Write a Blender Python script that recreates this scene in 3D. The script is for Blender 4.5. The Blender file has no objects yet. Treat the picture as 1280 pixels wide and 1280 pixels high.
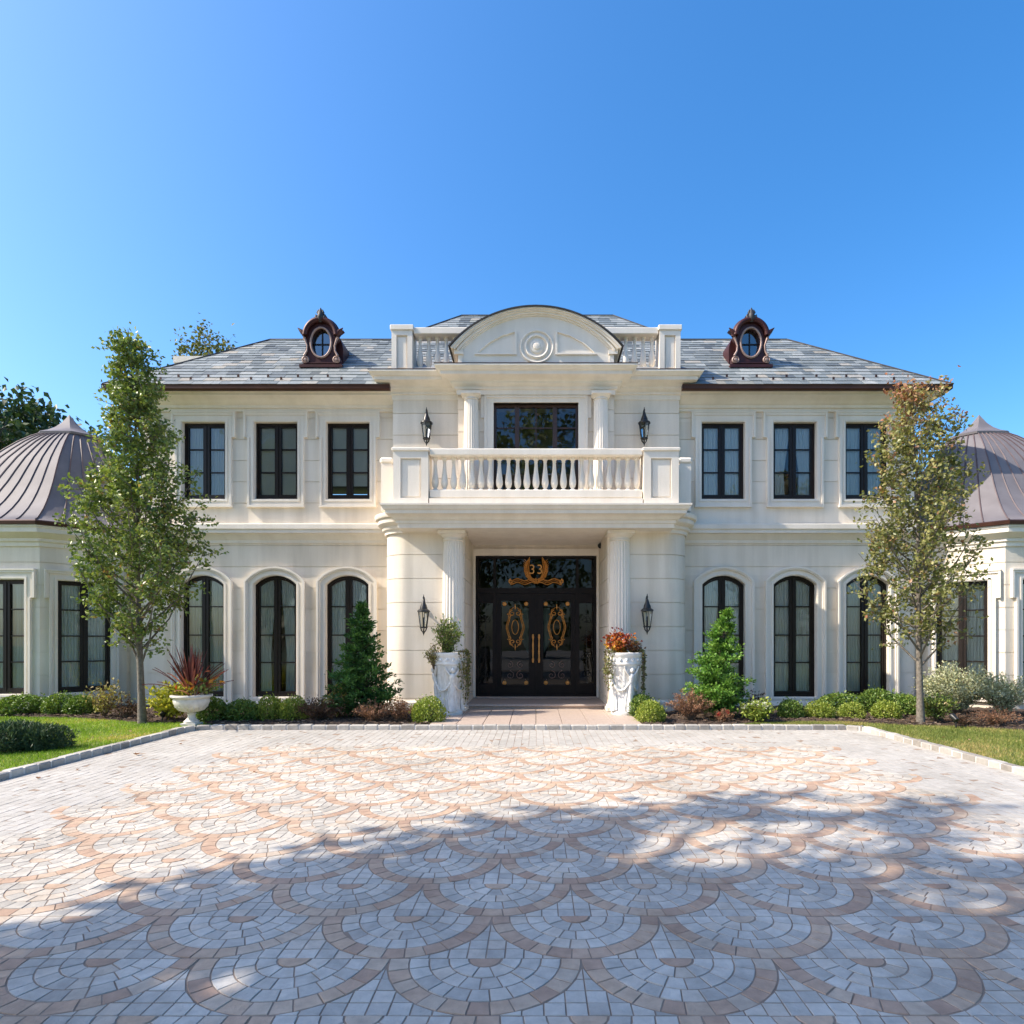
import bpy, bmesh, math, random
import numpy as np
from mathutils import Vector, Matrix
from mathutils.geometry import tessellate_polygon

R = math.radians
PI = math.pi
SC = bpy.context.scene
COL = SC.collection

# ------------------------------------------------------------------ camera, sky, sun, exposure
CX, CY, F, CH = 670.0, 800.0, 780.0, 1.6          # principal point, focal length (photo pixels), eye height
cam = bpy.data.cameras.new('camera')
cam.sensor_width = 36.0
cam.lens = F / 1280.0 * 36.0
cam.shift_x = -(CX - 640.0) / 1280.0
cam.shift_y = (CY - 640.0) / 1280.0
cam.clip_start = 0.05
cam.clip_end = 2000.0
camo = bpy.data.objects.new('camera', cam)
COL.objects.link(camo)
camo.location = (0, 0, CH)
camo.rotation_euler = (R(90), 0, 0)
SC.camera = camo

SUN_TO = Vector((-1.0, -0.20, 0.97)).normalized()      # direction towards the sun
SUN_EL = math.asin(SUN_TO.z)
SUN_AZ = math.atan2(SUN_TO.x, SUN_TO.y)                 # clockwise from +Y
w = bpy.data.worlds.new('World')
SC.world = w
w.use_nodes = True
nt = w.node_tree
bg = nt.nodes['Background']
sky = nt.nodes.new('ShaderNodeTexSky')
sky.sky_type = 'NISHITA'
sky.sun_disc = False
sky.sun_elevation = SUN_EL
sky.sun_rotation = SUN_AZ % (2 * PI)
sky.air_density = 1.0
sky.dust_density = 1.9
sky.ozone_density = 3.5
sky.altitude = 0.0
hs = nt.nodes.new('ShaderNodeHueSaturation')
hs.inputs['Saturation'].default_value = 1.33
hs.inputs['Value'].default_value = 0.66
nt.links.new(sky.outputs[0], hs.inputs['Color'])
nt.links.new(hs.outputs[0], bg.inputs[0])
bg.inputs[1].default_value = 0.15
sun = bpy.data.lights.new('sun', 'SUN')
sun.energy = 2.35
sun.angle = R(0.5)
sun.color = (1.0, 0.895, 0.755)
suno = bpy.data.objects.new('sun', sun)
COL.objects.link(suno)
suno.location = SUN_TO * 60
suno.rotation_euler = SUN_TO.to_track_quat('Z', 'Y').to_euler()
vs = SC.view_settings
vs.view_transform = 'Standard'
vs.look = 'None'
vs.exposure = 1.64
vs.gamma = 1.0
SC.render.engine = 'CYCLES'
SC.cycles.max_bounces = 8
SC.cycles.diffuse_bounces = 4
SC.cycles.glossy_bounces = 4
SC.cycles.transmission_bounces = 6
SC.cycles.transparent_max_bounces = 12
SC.cycles.caustics_reflective = False
SC.cycles.caustics_refractive = False


def PX(x, D):
    return (x - CX) / F * D


def PZ(y, D):
    return CH + (CY - y) / F * D


# ------------------------------------------------------------------ materials
def new_mat(name):
    m = bpy.data.materials.new(name)
    m.use_nodes = True
    n = m.node_tree
    b = n.nodes['Principled BSDF']
    return m, n, b


def node(n, t, **kw):
    x = n.nodes.new(t)
    for k, v in kw.items():
        setattr(x, k, v)
    return x


def ramp(n, stops, src):
    r = node(n, 'ShaderNodeValToRGB')
    e = r.color_ramp.elements
    while len(e) < len(stops):
        e.new(0.5)
    for i, (p, c) in enumerate(stops):
        e[i].position = p
        e[i].color = (c[0], c[1], c[2], 1)
    n.links.new(src, r.inputs[0])
    return r.outputs[0]


def noise(n, scale, detail=4, vec=None, rough=0.55):
    x = node(n, 'ShaderNodeTexNoise')
    x.inputs['Scale'].default_value = scale
    x.inputs['Detail'].default_value = detail
    x.inputs['Roughness'].default_value = rough
    if vec is not None:
        n.links.new(vec, x.inputs['Vector'])
    return x.outputs['Fac']


def mixc(n, fac, a, b, mode='MIX'):
    x = node(n, 'ShaderNodeMix', data_type='RGBA', blend_type=mode)
    if isinstance(fac, (int, float)):
        x.inputs[0].default_value = fac
    else:
        n.links.new(fac, x.inputs[0])
    for i, v in ((6, a), (7, b)):
        if isinstance(v, (tuple, list)):
            x.inputs[i].default_value = (v[0], v[1], v[2], 1)
        else:
            n.links.new(v, x.inputs[i])
    return x.outputs[2]


def bump(n, b, height, strength=0.3, dist=0.01):
    x = node(n, 'ShaderNodeBump')
    x.inputs['Strength'].default_value = strength
    x.inputs['Distance'].default_value = dist
    n.links.new(height, x.inputs['Height'])
    n.links.new(x.outputs[0], b.inputs['Normal'])


def objcoord(n):
    return node(n, 'ShaderNodeTexCoord').outputs['Object']


def tone_attr(n, name='tone'):
    return node(n, 'ShaderNodeAttribute', attribute_name=name).outputs['Fac']


def surf(name, c1, c2, rough=0.7, scale=3.0, metal=0.0, spec=0.5, bstr=0.15, bscale=60, bdist=0.004):
    m, n, b = new_mat(name)
    oc = objcoord(n)
    f = noise(n, scale, 6, oc)
    c = ramp(n, [(0.3, c1), (0.7, c2)], f)
    n.links.new(c, b.inputs['Base Color'])
    b.inputs['Roughness'].default_value = rough
    b.inputs['Metallic'].default_value = metal
    b.inputs['Specular IOR Level'].default_value = spec
    bump(n, b, noise(n, bscale, 4, oc), bstr, bdist)
    return m


def toned(name, stops, rough=0.75, bstr=0.3, bscale=45, extra=0.12, spec=0.4, stain=0.0):
    """colour from the per-face 'tone' value, broken up by a little noise"""
    m, n, b = new_mat(name)
    oc = objcoord(n)
    c = ramp(n, stops, tone_attr(n))
    g = ramp(n, [(0.25, (1 - extra,) * 3), (0.75, (1 + extra,) * 3)], noise(n, 14, 5, oc))
    g2 = ramp(n, [(0.3, (1 - extra,) * 3), (0.7, (1 + extra * 0.6,) * 3)], noise(n, 0.9, 3, oc))
    c = mixc(n, 1.0, c, g, 'MULTIPLY')
    c = mixc(n, 1.0, c, g2, 'MULTIPLY')
    if stain:
        g3 = ramp(n, [(0.30, (1 - stain, 1 - stain * 1.05, 1 - stain * 1.15)), (0.46, (1, 1, 1))], noise(n, 0.55, 7, oc, 0.65))
        c = mixc(n, 1.0, c, g3, 'MULTIPLY')
    n.links.new(c, b.inputs['Base Color'])
    b.inputs['Roughness'].default_value = rough
    b.inputs['Specular IOR Level'].default_value = spec
    bump(n, b, noise(n, bscale, 5, oc), bstr, 0.006)
    return m


def leafmat(name, stops, transl=0.35, rough=0.5, spec=0.35):
    m, n, b = new_mat(name)
    c = ramp(n, stops, tone_attr(n))
    n.links.new(c, b.inputs['Base Color'])
    b.inputs['Roughness'].default_value = rough
    b.inputs['Specular IOR Level'].default_value = spec
    t = node(n, 'ShaderNodeBsdfTranslucent')
    tc = mixc(n, 1.0, c, (1.0, 1.05, 0.55), 'MULTIPLY')
    n.links.new(tc, t.inputs[0])
    mx = node(n, 'ShaderNodeMixShader')
    mx.inputs[0].default_value = transl
    out = n.nodes['Material Output']
    n.links.new(b.outputs[0], mx.inputs[1])
    n.links.new(t.outputs[0], mx.inputs[2])
    n.links.new(mx.outputs[0], out.inputs[0])
    return m


def glass_mat(name, tint, ior=1.5, bstr=0.02):
    """window glass: clear tinted body with a Fresnel reflection"""
    m, n, b = new_mat(name)
    n.nodes.remove(b)
    tr = node(n, 'ShaderNodeBsdfTransparent')
    tr.inputs[0].default_value = (*tint, 1)
    gl = node(n, 'ShaderNodeBsdfGlossy')
    gl.inputs['Roughness'].default_value = 0.01
    gl.inputs['Color'].default_value = (0.95, 0.97, 1, 1)
    fr = node(n, 'ShaderNodeFresnel')
    fr.inputs['IOR'].default_value = ior
    bp = node(n, 'ShaderNodeBump')
    bp.inputs['Strength'].default_value = bstr
    bp.inputs['Distance'].default_value = 0.05
    n.links.new(noise(n, 1.6, 2, objcoord(n)), bp.inputs['Height'])
    n.links.new(bp.outputs[0], gl.inputs['Normal'])
    mx = node(n, 'ShaderNodeMixShader')
    n.links.new(fr.outputs[0], mx.inputs[0])
    n.links.new(tr.outputs[0], mx.inputs[1])
    n.links.new(gl.outputs[0], mx.inputs[2])
    n.links.new(mx.outputs[0], n.nodes['Material Output'].inputs[0])
    return m


def stone_mat(name, c1, c2, streak=0.14):
    """pale cast stone with broad colour drift, fine grain and faint rain streaks"""
    m, n, b = new_mat(name)
    geo = node(n, 'ShaderNodeNewGeometry').outputs['Position']
    c = ramp(n, [(0.32, c1), (0.68, c2)], noise(n, 1.1, 5, geo))
    mp = node(n, 'ShaderNodeMapping')
    mp.inputs['Scale'].default_value = (3.5, 3.5, 0.35)
    n.links.new(geo, mp.inputs['Vector'])
    s = ramp(n, [(0.35, (1 - streak, 1 - streak * 1.05, 1 - streak * 1.15)), (0.6, (1, 1, 1))], noise(n, 1.0, 6, mp.outputs[0]))
    c = mixc(n, 1.0, c, s, 'MULTIPLY')
    g = ramp(n, [(0.2, (0.95,) * 3), (0.8, (1.04,) * 3)], noise(n, 55, 3, geo))
    c = mixc(n, 1.0, c, g, 'MULTIPLY')
    tv = ramp(n, [(0.0, (0.945, 0.94, 0.93)), (0.5, (1, 1, 1)), (1.0, (1.03, 1.03, 1.035))], tone_attr(n))
    c = mixc(n, 1.0, c, tv, 'MULTIPLY')
    n.links.new(c, b.inputs['Base Color'])
    b.inputs['Roughness'].default_value = 0.75
    b.inputs['Specular IOR Level'].default_value = 0.3
    bump(n, b, noise(n, 70, 5, geo), 0.12, 0.004)
    return m


M = {}
M['stone'] = stone_mat('stone', (0.83, 0.735, 0.61), (0.87, 0.79, 0.675))
M['trim'] = stone_mat('trim_stone', (0.845, 0.77, 0.665), (0.88, 0.815, 0.72), 0.08)
M['marble'] = surf('white_marble', (0.66, 0.645, 0.60), (0.87, 0.86, 0.83), 0.6, 11, bstr=0.35, bscale=30, bdist=0.01)
M['urnstone'] = surf('cast_stone', (0.58, 0.54, 0.47), (0.74, 0.70, 0.63), 0.75, 12, bstr=0.3, bscale=50, bdist=0.006)
M['frame'] = surf('bronze_frame', (0.012, 0.008, 0.0065), (0.018, 0.0115, 0.009), 0.4, 8, spec=0.3, bstr=0.03)
M['framered'] = surf('reddish_frame', (0.045, 0.022, 0.015), (0.058, 0.03, 0.02), 0.38, 8, bstr=0.03)  # redder, lighter copy of the window frame colour
M['door'] = surf('dark_door', (0.009, 0.0065, 0.0065), (0.014, 0.010, 0.010), 0.45, 8, spec=0.2, bstr=0.03)
M['iron'] = surf('black_iron', (0.010, 0.011, 0.011), (0.02, 0.021, 0.021), 0.42, 20, bstr=0.15, bscale=80)
M['gold'] = surf('gilt', (0.62, 0.27, 0.06), (0.82, 0.42, 0.13), 0.42, 14, metal=0.25, bstr=0.3, bscale=60)
M['copper'] = surf('weathered_copper', (0.040, 0.012, 0.012), (0.072, 0.021, 0.019), 0.45, 5, metal=0.2, spec=0.35, bstr=0.1)
M['palecopper'] = surf('pale_copper', (0.27, 0.17, 0.14), (0.40, 0.28, 0.23), 0.5, 12, metal=0.15, bstr=0.1)  # paler copper for the oval mouldings and door ironwork
M['gutter'] = surf('copper_gutter', (0.050, 0.020, 0.013), (0.085, 0.033, 0.020), 0.4, 2.5, metal=0.4, bstr=0.05)
M['membrane'] = surf('roof_edge', (0.02, 0.019, 0.02), (0.035, 0.033, 0.034), 0.6, 4)
M['lead'] = surf('tower_metal', (0.145, 0.132, 0.14), (0.195, 0.18, 0.188), 0.6, 2.2, metal=0.0, spec=0.3, bstr=0.08, bscale=9, bdist=0.01)
M['seam'] = surf('seam_metal', (0.085, 0.058, 0.064), (0.12, 0.085, 0.09), 0.6, 4, metal=0.0, bstr=0.05)
M['slate'] = toned('slate', [(0.0, (0.085, 0.10, 0.11)), (0.3, (0.145, 0.168, 0.175)), (0.55, (0.21, 0.235, 0.238)),
                             (0.78, (0.30, 0.32, 0.318)), (0.9, (0.33, 0.30, 0.25)), (1.0, (0.24, 0.25, 0.225))], 0.62, 0.5, 25, 0.16)
M['pane'] = glass_mat('window_glass', (0.96, 0.98, 0.97), 1.75)
M['darkpane'] = glass_mat('door_glass', (0.5, 0.52, 0.5), 1.38)
M['lampglass'] = glass_mat('lamp_glass', (0.92, 0.92, 0.88), 1.4)
M['ovalpane'] = glass_mat('oval_glass', (0.35, 0.4, 0.45), 2.6)
M['curtain'] = surf('curtain', (0.80, 0.88, 0.87), (0.86, 0.93, 0.92), 0.9, 3, bstr=0.05)
M['drape'] = surf('door_drape', (0.36, 0.48, 0.45), (0.44, 0.56, 0.53), 0.9, 3, bstr=0.05)
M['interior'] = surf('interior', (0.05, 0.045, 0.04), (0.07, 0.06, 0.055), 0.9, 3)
M['bark'] = surf('bark', (0.10, 0.085, 0.068), (0.23, 0.20, 0.165), 0.9, 18, bstr=0.7, bscale=40, bdist=0.01)
M['darkbark'] = surf('dark_bark', (0.045, 0.035, 0.028), (0.09, 0.075, 0.06), 0.9, 18, bstr=0.7, bscale=40, bdist=0.01)
M['twig'] = surf('dry_twig', (0.12, 0.08, 0.055), (0.22, 0.16, 0.11), 0.9, 18, bstr=0.3)
M['paver'] = toned('granite_paver', [(0.0, (0.41, 0.375, 0.325)), (0.4, (0.49, 0.45, 0.39)), (0.8, (0.56, 0.515, 0.445)), (1.0, (0.52, 0.435, 0.345))], 0.85, 0.6, 60, 0.17, stain=0.22)
M['margin'] = toned('margin_paver', [(0.0, (0.415, 0.39, 0.35)), (0.5, (0.44, 0.415, 0.375)), (1.0, (0.465, 0.44, 0.40))], 0.85, 0.6, 60, 0.13, stain=0.15)
M['redpaver'] = toned('red_paver', [(0.0, (0.41, 0.27, 0.19)), (0.4, (0.465, 0.32, 0.225)), (0.75, (0.51, 0.365, 0.255)), (1.0, (0.49, 0.40, 0.31))], 0.85, 0.55, 60, 0.17, stain=0.2)
M['mortar'] = surf('joint_sand', (0.22, 0.155, 0.11), (0.34, 0.26, 0.195), 0.95, 6, bstr=0.5, bscale=120)
M['kerb'] = toned('cobble', [(0.0, (0.26, 0.235, 0.205)), (0.5, (0.40, 0.375, 0.335)), (1.0, (0.52, 0.485, 0.43))], 0.85, 0.8, 35, 0.16)
M['kerbjoint'] = surf('kerb_joint', (0.52, 0.50, 0.47), (0.62, 0.60, 0.56), 0.9, 9, bstr=0.4)
M['step'] = surf('pink_granite', (0.40, 0.31, 0.255), (0.52, 0.42, 0.35), 0.6, 30, bstr=0.1, bscale=120)
M['soil'] = surf('mulch', (0.035, 0.022, 0.016), (0.10, 0.065, 0.045), 0.95, 14, bstr=1.0, bscale=25, bdist=0.05)
M['lawnbase'] = surf('lawn_soil', (0.11, 0.15, 0.022), (0.165, 0.175, 0.045), 0.95, 2.5, bstr=0.8, bscale=60, bdist=0.02)
M['earth'] = surf('far_ground', (0.05, 0.07, 0.025), (0.09, 0.10, 0.04), 0.95, 0.3, bstr=0.5, bscale=8, bdist=0.05)
M['asphalt'] = surf('rear_drive', (0.40, 0.38, 0.36), (0.48, 0.46, 0.43), 0.9, 2, bstr=0.4, bscale=90)


rng = random.Random(7)


# ------------------------------------------------------------------ mesh helpers
class MB:
    def __init__(self):
        self.v, self.f, self.t = [], [], []
        self.m = None

    def av(self, pts):
        i0 = len(self.v)
        if self.m is None:
            self.v.extend([tuple(p) for p in pts])
        else:
            self.v.extend([tuple(self.m @ Vector(p)) for p in pts])
        return i0

    def af(self, idx, tone=0.5):
        self.f.append(tuple(idx))
        self.t.append(tone)

    def box(self, x0, x1, y0, y1, z0, z1, tone=0.5):
        i = self.av([(x0, y0, z0), (x1, y0, z0), (x1, y1, z0), (x0, y1, z0), (x0, y0, z1), (x1, y0, z1), (x1, y1, z1), (x0, y1, z1)])
        for q in ((0, 3, 2, 1), (4, 5, 6, 7), (0, 1, 5, 4), (1, 2, 6, 5), (2, 3, 7, 6), (3, 0, 4, 7)):
            self.af([i + k for k in q], tone)

    def bbox(self, x0, x1, y0, y1, z0, z1, b=0.01, tone=0.5):
        """box with bevelled edges on all sides"""
        sx, sy, sz = (x1 - x0) / 2, (y1 - y0) / 2, (z1 - z0) / 2
        cx, cy, cz = (x0 + x1) / 2, (y0 + y1) / 2, (z0 + z1) / 2
        b = min(b, sx * 0.9, sy * 0.9, sz * 0.9)
        P = {}
        pts = []
        for a in (-1, 1):
            for c in (-1, 1):
                for d in (-1, 1):
                    for ax in range(3):
                        s = [sx - b, sy - b, sz - b]
                        s[ax] += b
                        P[(a, c, d, ax)] = len(pts)
                        pts.append((cx + a * s[0], cy + c * s[1], cz + d * s[2]))
        i = self.av(pts)
        def F_(keys, n):
            idx = [i + P[k] for k in keys]
            a, b_, c_ = [Vector(pts[P[k]]) for k in keys[:3]]
            if (b_ - a).cross(c_ - a).dot(Vector(n)) < 0:
                idx.reverse()
            self.af(idx, tone)
        for a in (-1, 1):
            F_([(a, -1, -1, 0), (a, 1, -1, 0), (a, 1, 1, 0), (a, -1, 1, 0)], (a, 0, 0))
            F_([(-1, a, -1, 1), (1, a, -1, 1), (1, a, 1, 1), (-1, a, 1, 1)], (0, a, 0))
            F_([(-1, -1, a, 2), (1, -1, a, 2), (1, 1, a, 2), (-1, 1, a, 2)], (0, 0, a))
        for a in (-1, 1):
            for c in (-1, 1):
                F_([(a, c, -1, 0), (a, c, 1, 0), (a, c, 1, 1), (a, c, -1, 1)], (a, c, 0))
                F_([(a, -1, c, 0), (a, 1, c, 0), (a, 1, c, 2), (a, -1, c, 2)], (a, 0, c))
                F_([(-1, a, c, 1), (1, a, c, 1), (1, a, c, 2), (-1, a, c, 2)], (0, a, c))
                for d in (-1, 1):
                    F_([(a, c, d, 0), (a, c, d, 1), (a, c, d, 2)], (a, c, d))

    def loops(self, rings, closed=True, cap0=False, cap1=False, tone=0.5):
        n = len(rings[0])
        idx = [self.av(r) for r in rings]
        for k in range(len(rings) - 1):
            for j in range(n if closed else n - 1):
                j2 = (j + 1) % n
                self.af((idx[k] + j, idx[k] + j2, idx[k + 1] + j2, idx[k + 1] + j), tone)
        if cap0:
            self.af([idx[0] + j for j in range(n)][::-1], tone)
        if cap1:
            self.af([idx[-1] + j for j in range(n)], tone)

    def lathe(self, prof, n=20, c=(0, 0, 0), fl=0, fd=0.0, axis='z', tone=0.5, cap=True):
        rings = []
        for (r, z) in prof:
            ring = []
            for j in range(n):
                a = 2 * PI * j / n
                rr = r * (1 - fd * (0.5 + 0.5 * math.cos(a * fl))) if fl else r
                x, y = rr * math.cos(a), rr * math.sin(a)
                if axis == 'z':
                    ring.append((c[0] + x, c[1] + y, c[2] + z))
                else:                       # about the y axis, z grows towards the viewer (-y)
                    ring.append((c[0] + x, c[1] - z, c[2] + y))
            rings.append(ring)
        self.loops(rings, True, cap, cap, tone)

    def tube(self, pts, r, n=8, tone=0.5, squash=1.0):
        pts = [Vector(p) for p in pts]
        rs = r if isinstance(r, (list, tuple)) else [r] * len(pts)
        rings = []
        up = Vector((0, 0, 1))
        prev = None
        for i, p in enumerate(pts):
            d = (pts[min(i + 1, len(pts) - 1)] - pts[max(i - 1, 0)])
            if d.length < 1e-9:
                d = Vector((0, 0, 1))
            d.normalize()
            if prev is None:
                a = d.cross(up)
                if a.length < 0.05:
                    a = d.cross(Vector((1, 0, 0)))
            else:
                a = prev - d * prev.dot(d)
                if a.length < 1e-6:
                    a = d.orthogonal()
            a.normalize()
            prev = a
            b = d.cross(a)
            rings.append([tuple(p + (a * math.cos(2 * PI * j / n) + b * math.sin(2 * PI * j / n) * squash) * rs[i]) for j in range(n)])
        self.loops(rings, True, True, True, tone)

    def prism(self, outline, z0, z1, tone=0.5):
        """CCW plan outline raised from z0 to z1"""
        n = len(outline)
        i = self.av([(x, y, z0) for x, y in outline] + [(x, y, z1) for x, y in outline])
        for j in range(n):
            k = (j + 1) % n
            self.af((i + j, i + k, i + n + k, i + n + j), tone)
        self.af([i + n + j for j in range(n)], tone)
        self.af([i + j for j in range(n)][::-1], tone)

    def plate(self, outer, holes, y0, y1, tone=0.5):
        """front view outline (x,z), CCW seen from the front, with holes, between y0 (front) and y1"""
        loops_ = [outer] + list(holes)
        tri = tessellate_polygon([[Vector((x, z, 0)) for x, z in L] for L in loops_])
        flat = [p for L in loops_ for p in L]
        i = self.av([(x, y0, z) for x, z in flat] + [(x, y1, z) for x, z in flat])
        n = len(flat)
        for t in tri:
            a, b, c = [Vector(flat[k]) for k in t]
            if (b - a).x * (c - a).y - (b - a).y * (c - a).x < 0:
                t = (t[0], t[2], t[1])
            self.af([i + k for k in t], tone)
            self.af([i + n + k for k in t][::-1], tone)
        o = 0
        for li, L in enumerate(loops_):
            m = len(L)
            area = sum(L[j][0] * L[(j + 1) % m][1] - L[(j + 1) % m][0] * L[j][1] for j in range(m))
            fl = (area > 0) != (li == 0)
            for j in range(m):
                k = (j + 1) % m
                q = (i + o + j, i + n + o + j, i + n + o + k, i + o + k)
                self.af(q if not fl else q[::-1], tone)
            o += m

    def band(self, outer, inner, y0, y1, tone=0.5):
        """frame between two (x,z) loops with the same number of points"""
        n = len(outer)
        i = self.av([(x, y0, z) for x, z in outer] + [(x, y0, z) for x, z in inner] + [(x, y1, z) for x, z in outer] + [(x, y1, z) for x, z in inner])
        for j in range(n):
            k = (j + 1) % n
            self.af((i + j, i + k, i + n + k, i + n + j), tone)
            self.af((i + 2 * n + k, i + 2 * n + j, i + 3 * n + j, i + 3 * n + k), tone)
            self.af((i + k, i + j, i + 2 * n + j, i + 2 * n + k), tone)
            self.af((i + n + j, i + n + k, i + 3 * n + k, i + 3 * n + j), tone)

    def sweep(self, path, prof, closed=False, tone=0.5):
        """moulding: plan path with the building on its left, profile of (outward offset, z)"""
        n = len(path)
        nor = []
        for j in range(n):
            p = Vector(path[j])
            a = Vector(path[(j - 1) % n]) if (closed or j > 0) else None
            b = Vector(path[(j + 1) % n]) if (closed or j < n - 1) else None
            ds = []
            if a is not None:
                ds.append((p - a).normalized())
            if b is not None:
                ds.append((b - p).normalized())
            ns = [Vector((d.y, -d.x)) for d in ds]
            if len(ns) == 2:
                m_ = (ns[0] + ns[1]).normalized()
                m_ = m_ / max(0.3, m_.dot(ns[0]))
            else:
                m_ = ns[0]
            nor.append(m_)
        rings = []
        for (o, z) in prof:
            rings.append([(path[j][0] + nor[j].x * o, path[j][1] + nor[j].y * o, z) for j in range(n)])
        i = [self.av(r) for r in rings]
        for k in range(len(prof) - 1):
            for j in range(n if closed else n - 1):
                j2 = (j + 1) % n
                self.af((i[k] + j, i[k] + j2, i[k + 1] + j2, i[k + 1] + j), tone)
        if not closed:
            self.af([i[k] for k in range(len(prof))], tone)
            self.af([i[k] + n - 1 for k in range(len(prof))][::-1], tone)

    def build(self, name, mat, parent=None, smooth=None, loc=None):
        me = bpy.data.meshes.new(name)
        me.from_pydata(self.v, [], self.f)
        at = me.attributes.new('tone', 'FLOAT', 'FACE')
        at.data.foreach_set('value', self.t)
        if smooth:
            me.polygons.foreach_set('use_smooth', [True] * len(me.polygons))
            me.set_sharp_from_angle(angle=R(smooth))
        me.materials.append(mat)
        me.update()
        return link(name, me, parent, loc)


def link(name, data, parent=None, loc=None):
    o = bpy.data.objects.new(name, data)
    COL.objects.link(o)
    if parent is not None:
        o.parent = parent
        if parent.get('base'):
            o.matrix_parent_inverse = Matrix.Translation(parent.location).inverted()
    if loc is not None:
        o.location = loc
    return o


def tag(o, label=None, cat=None, group=None, kind=None):
    if label:
        o['label'] = label
    if cat:
        o['category'] = cat
    if group:
        o['group'] = group
    if kind:
        o['kind'] = kind
    return o


def empty(name, loc, label, cat, group=None, rz=0):
    o = bpy.data.objects.new(name, None)
    o.empty_display_size = 0.2
    COL.objects.link(o)
    o.location = loc
    o.rotation_euler = (0, 0, rz)
    return tag(o, label, cat, group)


def copy_part(o, parent, loc=None, rz=None, scale=None):
    c = o.copy()
    COL.objects.link(c)
    c.parent = parent
    c.matrix_parent_inverse = o.matrix_parent_inverse.copy()
    if loc is not None:
        c.location = loc
    if rz is not None:
        c.rotation_euler = (0, 0, rz)
    if scale is not None:
        c.scale = scale
    for ch in list(o.children):
        copy_part(ch, c)
    return c


def arch(w_, h, rise, t=0.0, n=14, z0=0.0):
    """window outline from bottom left, CCW seen from the front: right along the sill, up, over the arch"""
    hw = w_ / 2
    if rise < 1e-4:
        return [(-hw - t, z0 - t), (hw + t, z0 - t), (hw + t, h + t), (-hw - t, h + t)]
    Rr = (hw * hw + rise * rise) / (2 * rise)
    cz = h - Rr
    r2 = Rr + t
    x2 = hw + t
    a0 = math.asin(min(1, x2 / r2))
    pts = [(-x2, z0 - t), (x2, z0 - t)]
    for k in range(n + 1):
        a = a0 - 2 * a0 * k / n
        pts.append((r2 * math.sin(a), cz + r2 * math.cos(a)))
    return pts


def course_wall(mb, x0, x1, z0, z1, yf, yb, openings, step=0.5, g=0.016, depth=0.018, phase=0.0):
    """wall of stone courses with open joints; openings (xa,xb,za,zb)"""
    cuts = set()
    k = math.ceil((z0 - phase) / step)
    while phase + k * step < z1 - 0.02:
        if phase + k * step > z0 + 0.02:
            cuts.add(round(phase + k * step, 4))
        k += 1
    zo = sorted({z0, z1} | {o[2] for o in openings if z0 < o[2] < z1} | {o[3] for o in openings if z0 < o[3] < z1})
    def spans(za, zb):
        ops = sorted((o[0], o[1]) for o in openings if o[2] < zb - 1e-4 and o[3] > za + 1e-4)
        x = x0
        out = []
        for a, b in ops:
            if a > x + 1e-4:
                out.append((x, a))
            x = max(x, b)
        if x < x1 - 1e-4:
            out.append((x, x1))
        return out
    for za, zb in zip(zo[:-1], zo[1:]):
        for a, b in spans(za, zb):
            mb.box(a, b, yf + depth, yb, za, zb)
    zz = sorted(set(zo) | cuts)
    for za, zb in zip(zz[:-1], zz[1:]):
        ga = za + (g / 2 if za in cuts else 0)
        gb = zb - (g / 2 if zb in cuts else 0)
        if gb - ga < 0.004:
            continue
        for a, b in spans(za, zb):
            mb.box(a, b, yf, yf + depth, ga, gb, rng.random())
# ------------------------------------------------------------------ ground, drive, beds
g = MB()
g.box(-300, 300, -120, 400, -0.6, -0.06)
tag(g.build('ground', M['earth']), kind='structure')

KL, KR, KB = -6.1, 5.78, 11.12          # inner faces of the kerb: left, right, back
d = MB()
d.box(KL - 0.12, KR + 0.12, -2.0, KB + 0.12, -0.05, -0.003)
drv = tag(d.build('driveway', M['mortar']), kind='structure')
d = MB()
d.box(-14, 14, -60, -2.004, -0.05, -0.004)
tag(d.build('road', M['asphalt']), kind='structure')

# fan-pattern paving: every paver is its own slightly tilted block face
FW = 0.957
FR = FW / 2
FX0, FY0 = -0.253, 3.136
white, red = MB(), MB()


def paver(mb, pts, z=0.0, tone=None, sink=0.0032):
    """pts CCW seen from above: top face with a small chamfer skirt"""
    n = len(pts)
    cx = sum(p[0] for p in pts) / n
    cy = sum(p[1] for p in pts) / n
    tx, ty = rng.gauss(0, 0.010), rng.gauss(0, 0.010)
    dz = rng.gauss(0, 0.0007)
    tone = rng.random() if tone is None else tone
    top = [(x + (cx - x) * 0.03, y + (cy - y) * 0.03, z + dz + (x - cx) * tx + (y - cy) * ty) for x, y in pts]
    low = [(x, y, z - sink) for x, y in pts]
    i = mb.av(top + low)
    mb.af([i + k for k in range(n)], tone)
    for k in range(n):
        k2 = (k + 1) % n
        mb.af((i + n + k, i + n + k2, i + k2, i + k), tone)


def clip(poly, a, b, c):
    """keep a*x+b*y>=c"""
    out = []
    for k in range(len(poly)):
        p, q = poly[k], poly[(k + 1) % len(poly)]
        dp, dq = a * p[0] + b * p[1] - c, a * q[0] + b * q[1] - c
        if dp >= 0:
            out.append(p)
        if dp * dq < 0:
            t = dp / (dp - dq)
            out.append((p[0] + (q[0] - p[0]) * t, p[1] + (q[1] - p[1]) * t))
    return out


def area(poly):
    return 0.5 * abs(sum(poly[k][0] * poly[(k + 1) % len(poly)][1] - poly[(k + 1) % len(poly)][0] * poly[k][1] for k in range(len(poly))))


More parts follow.
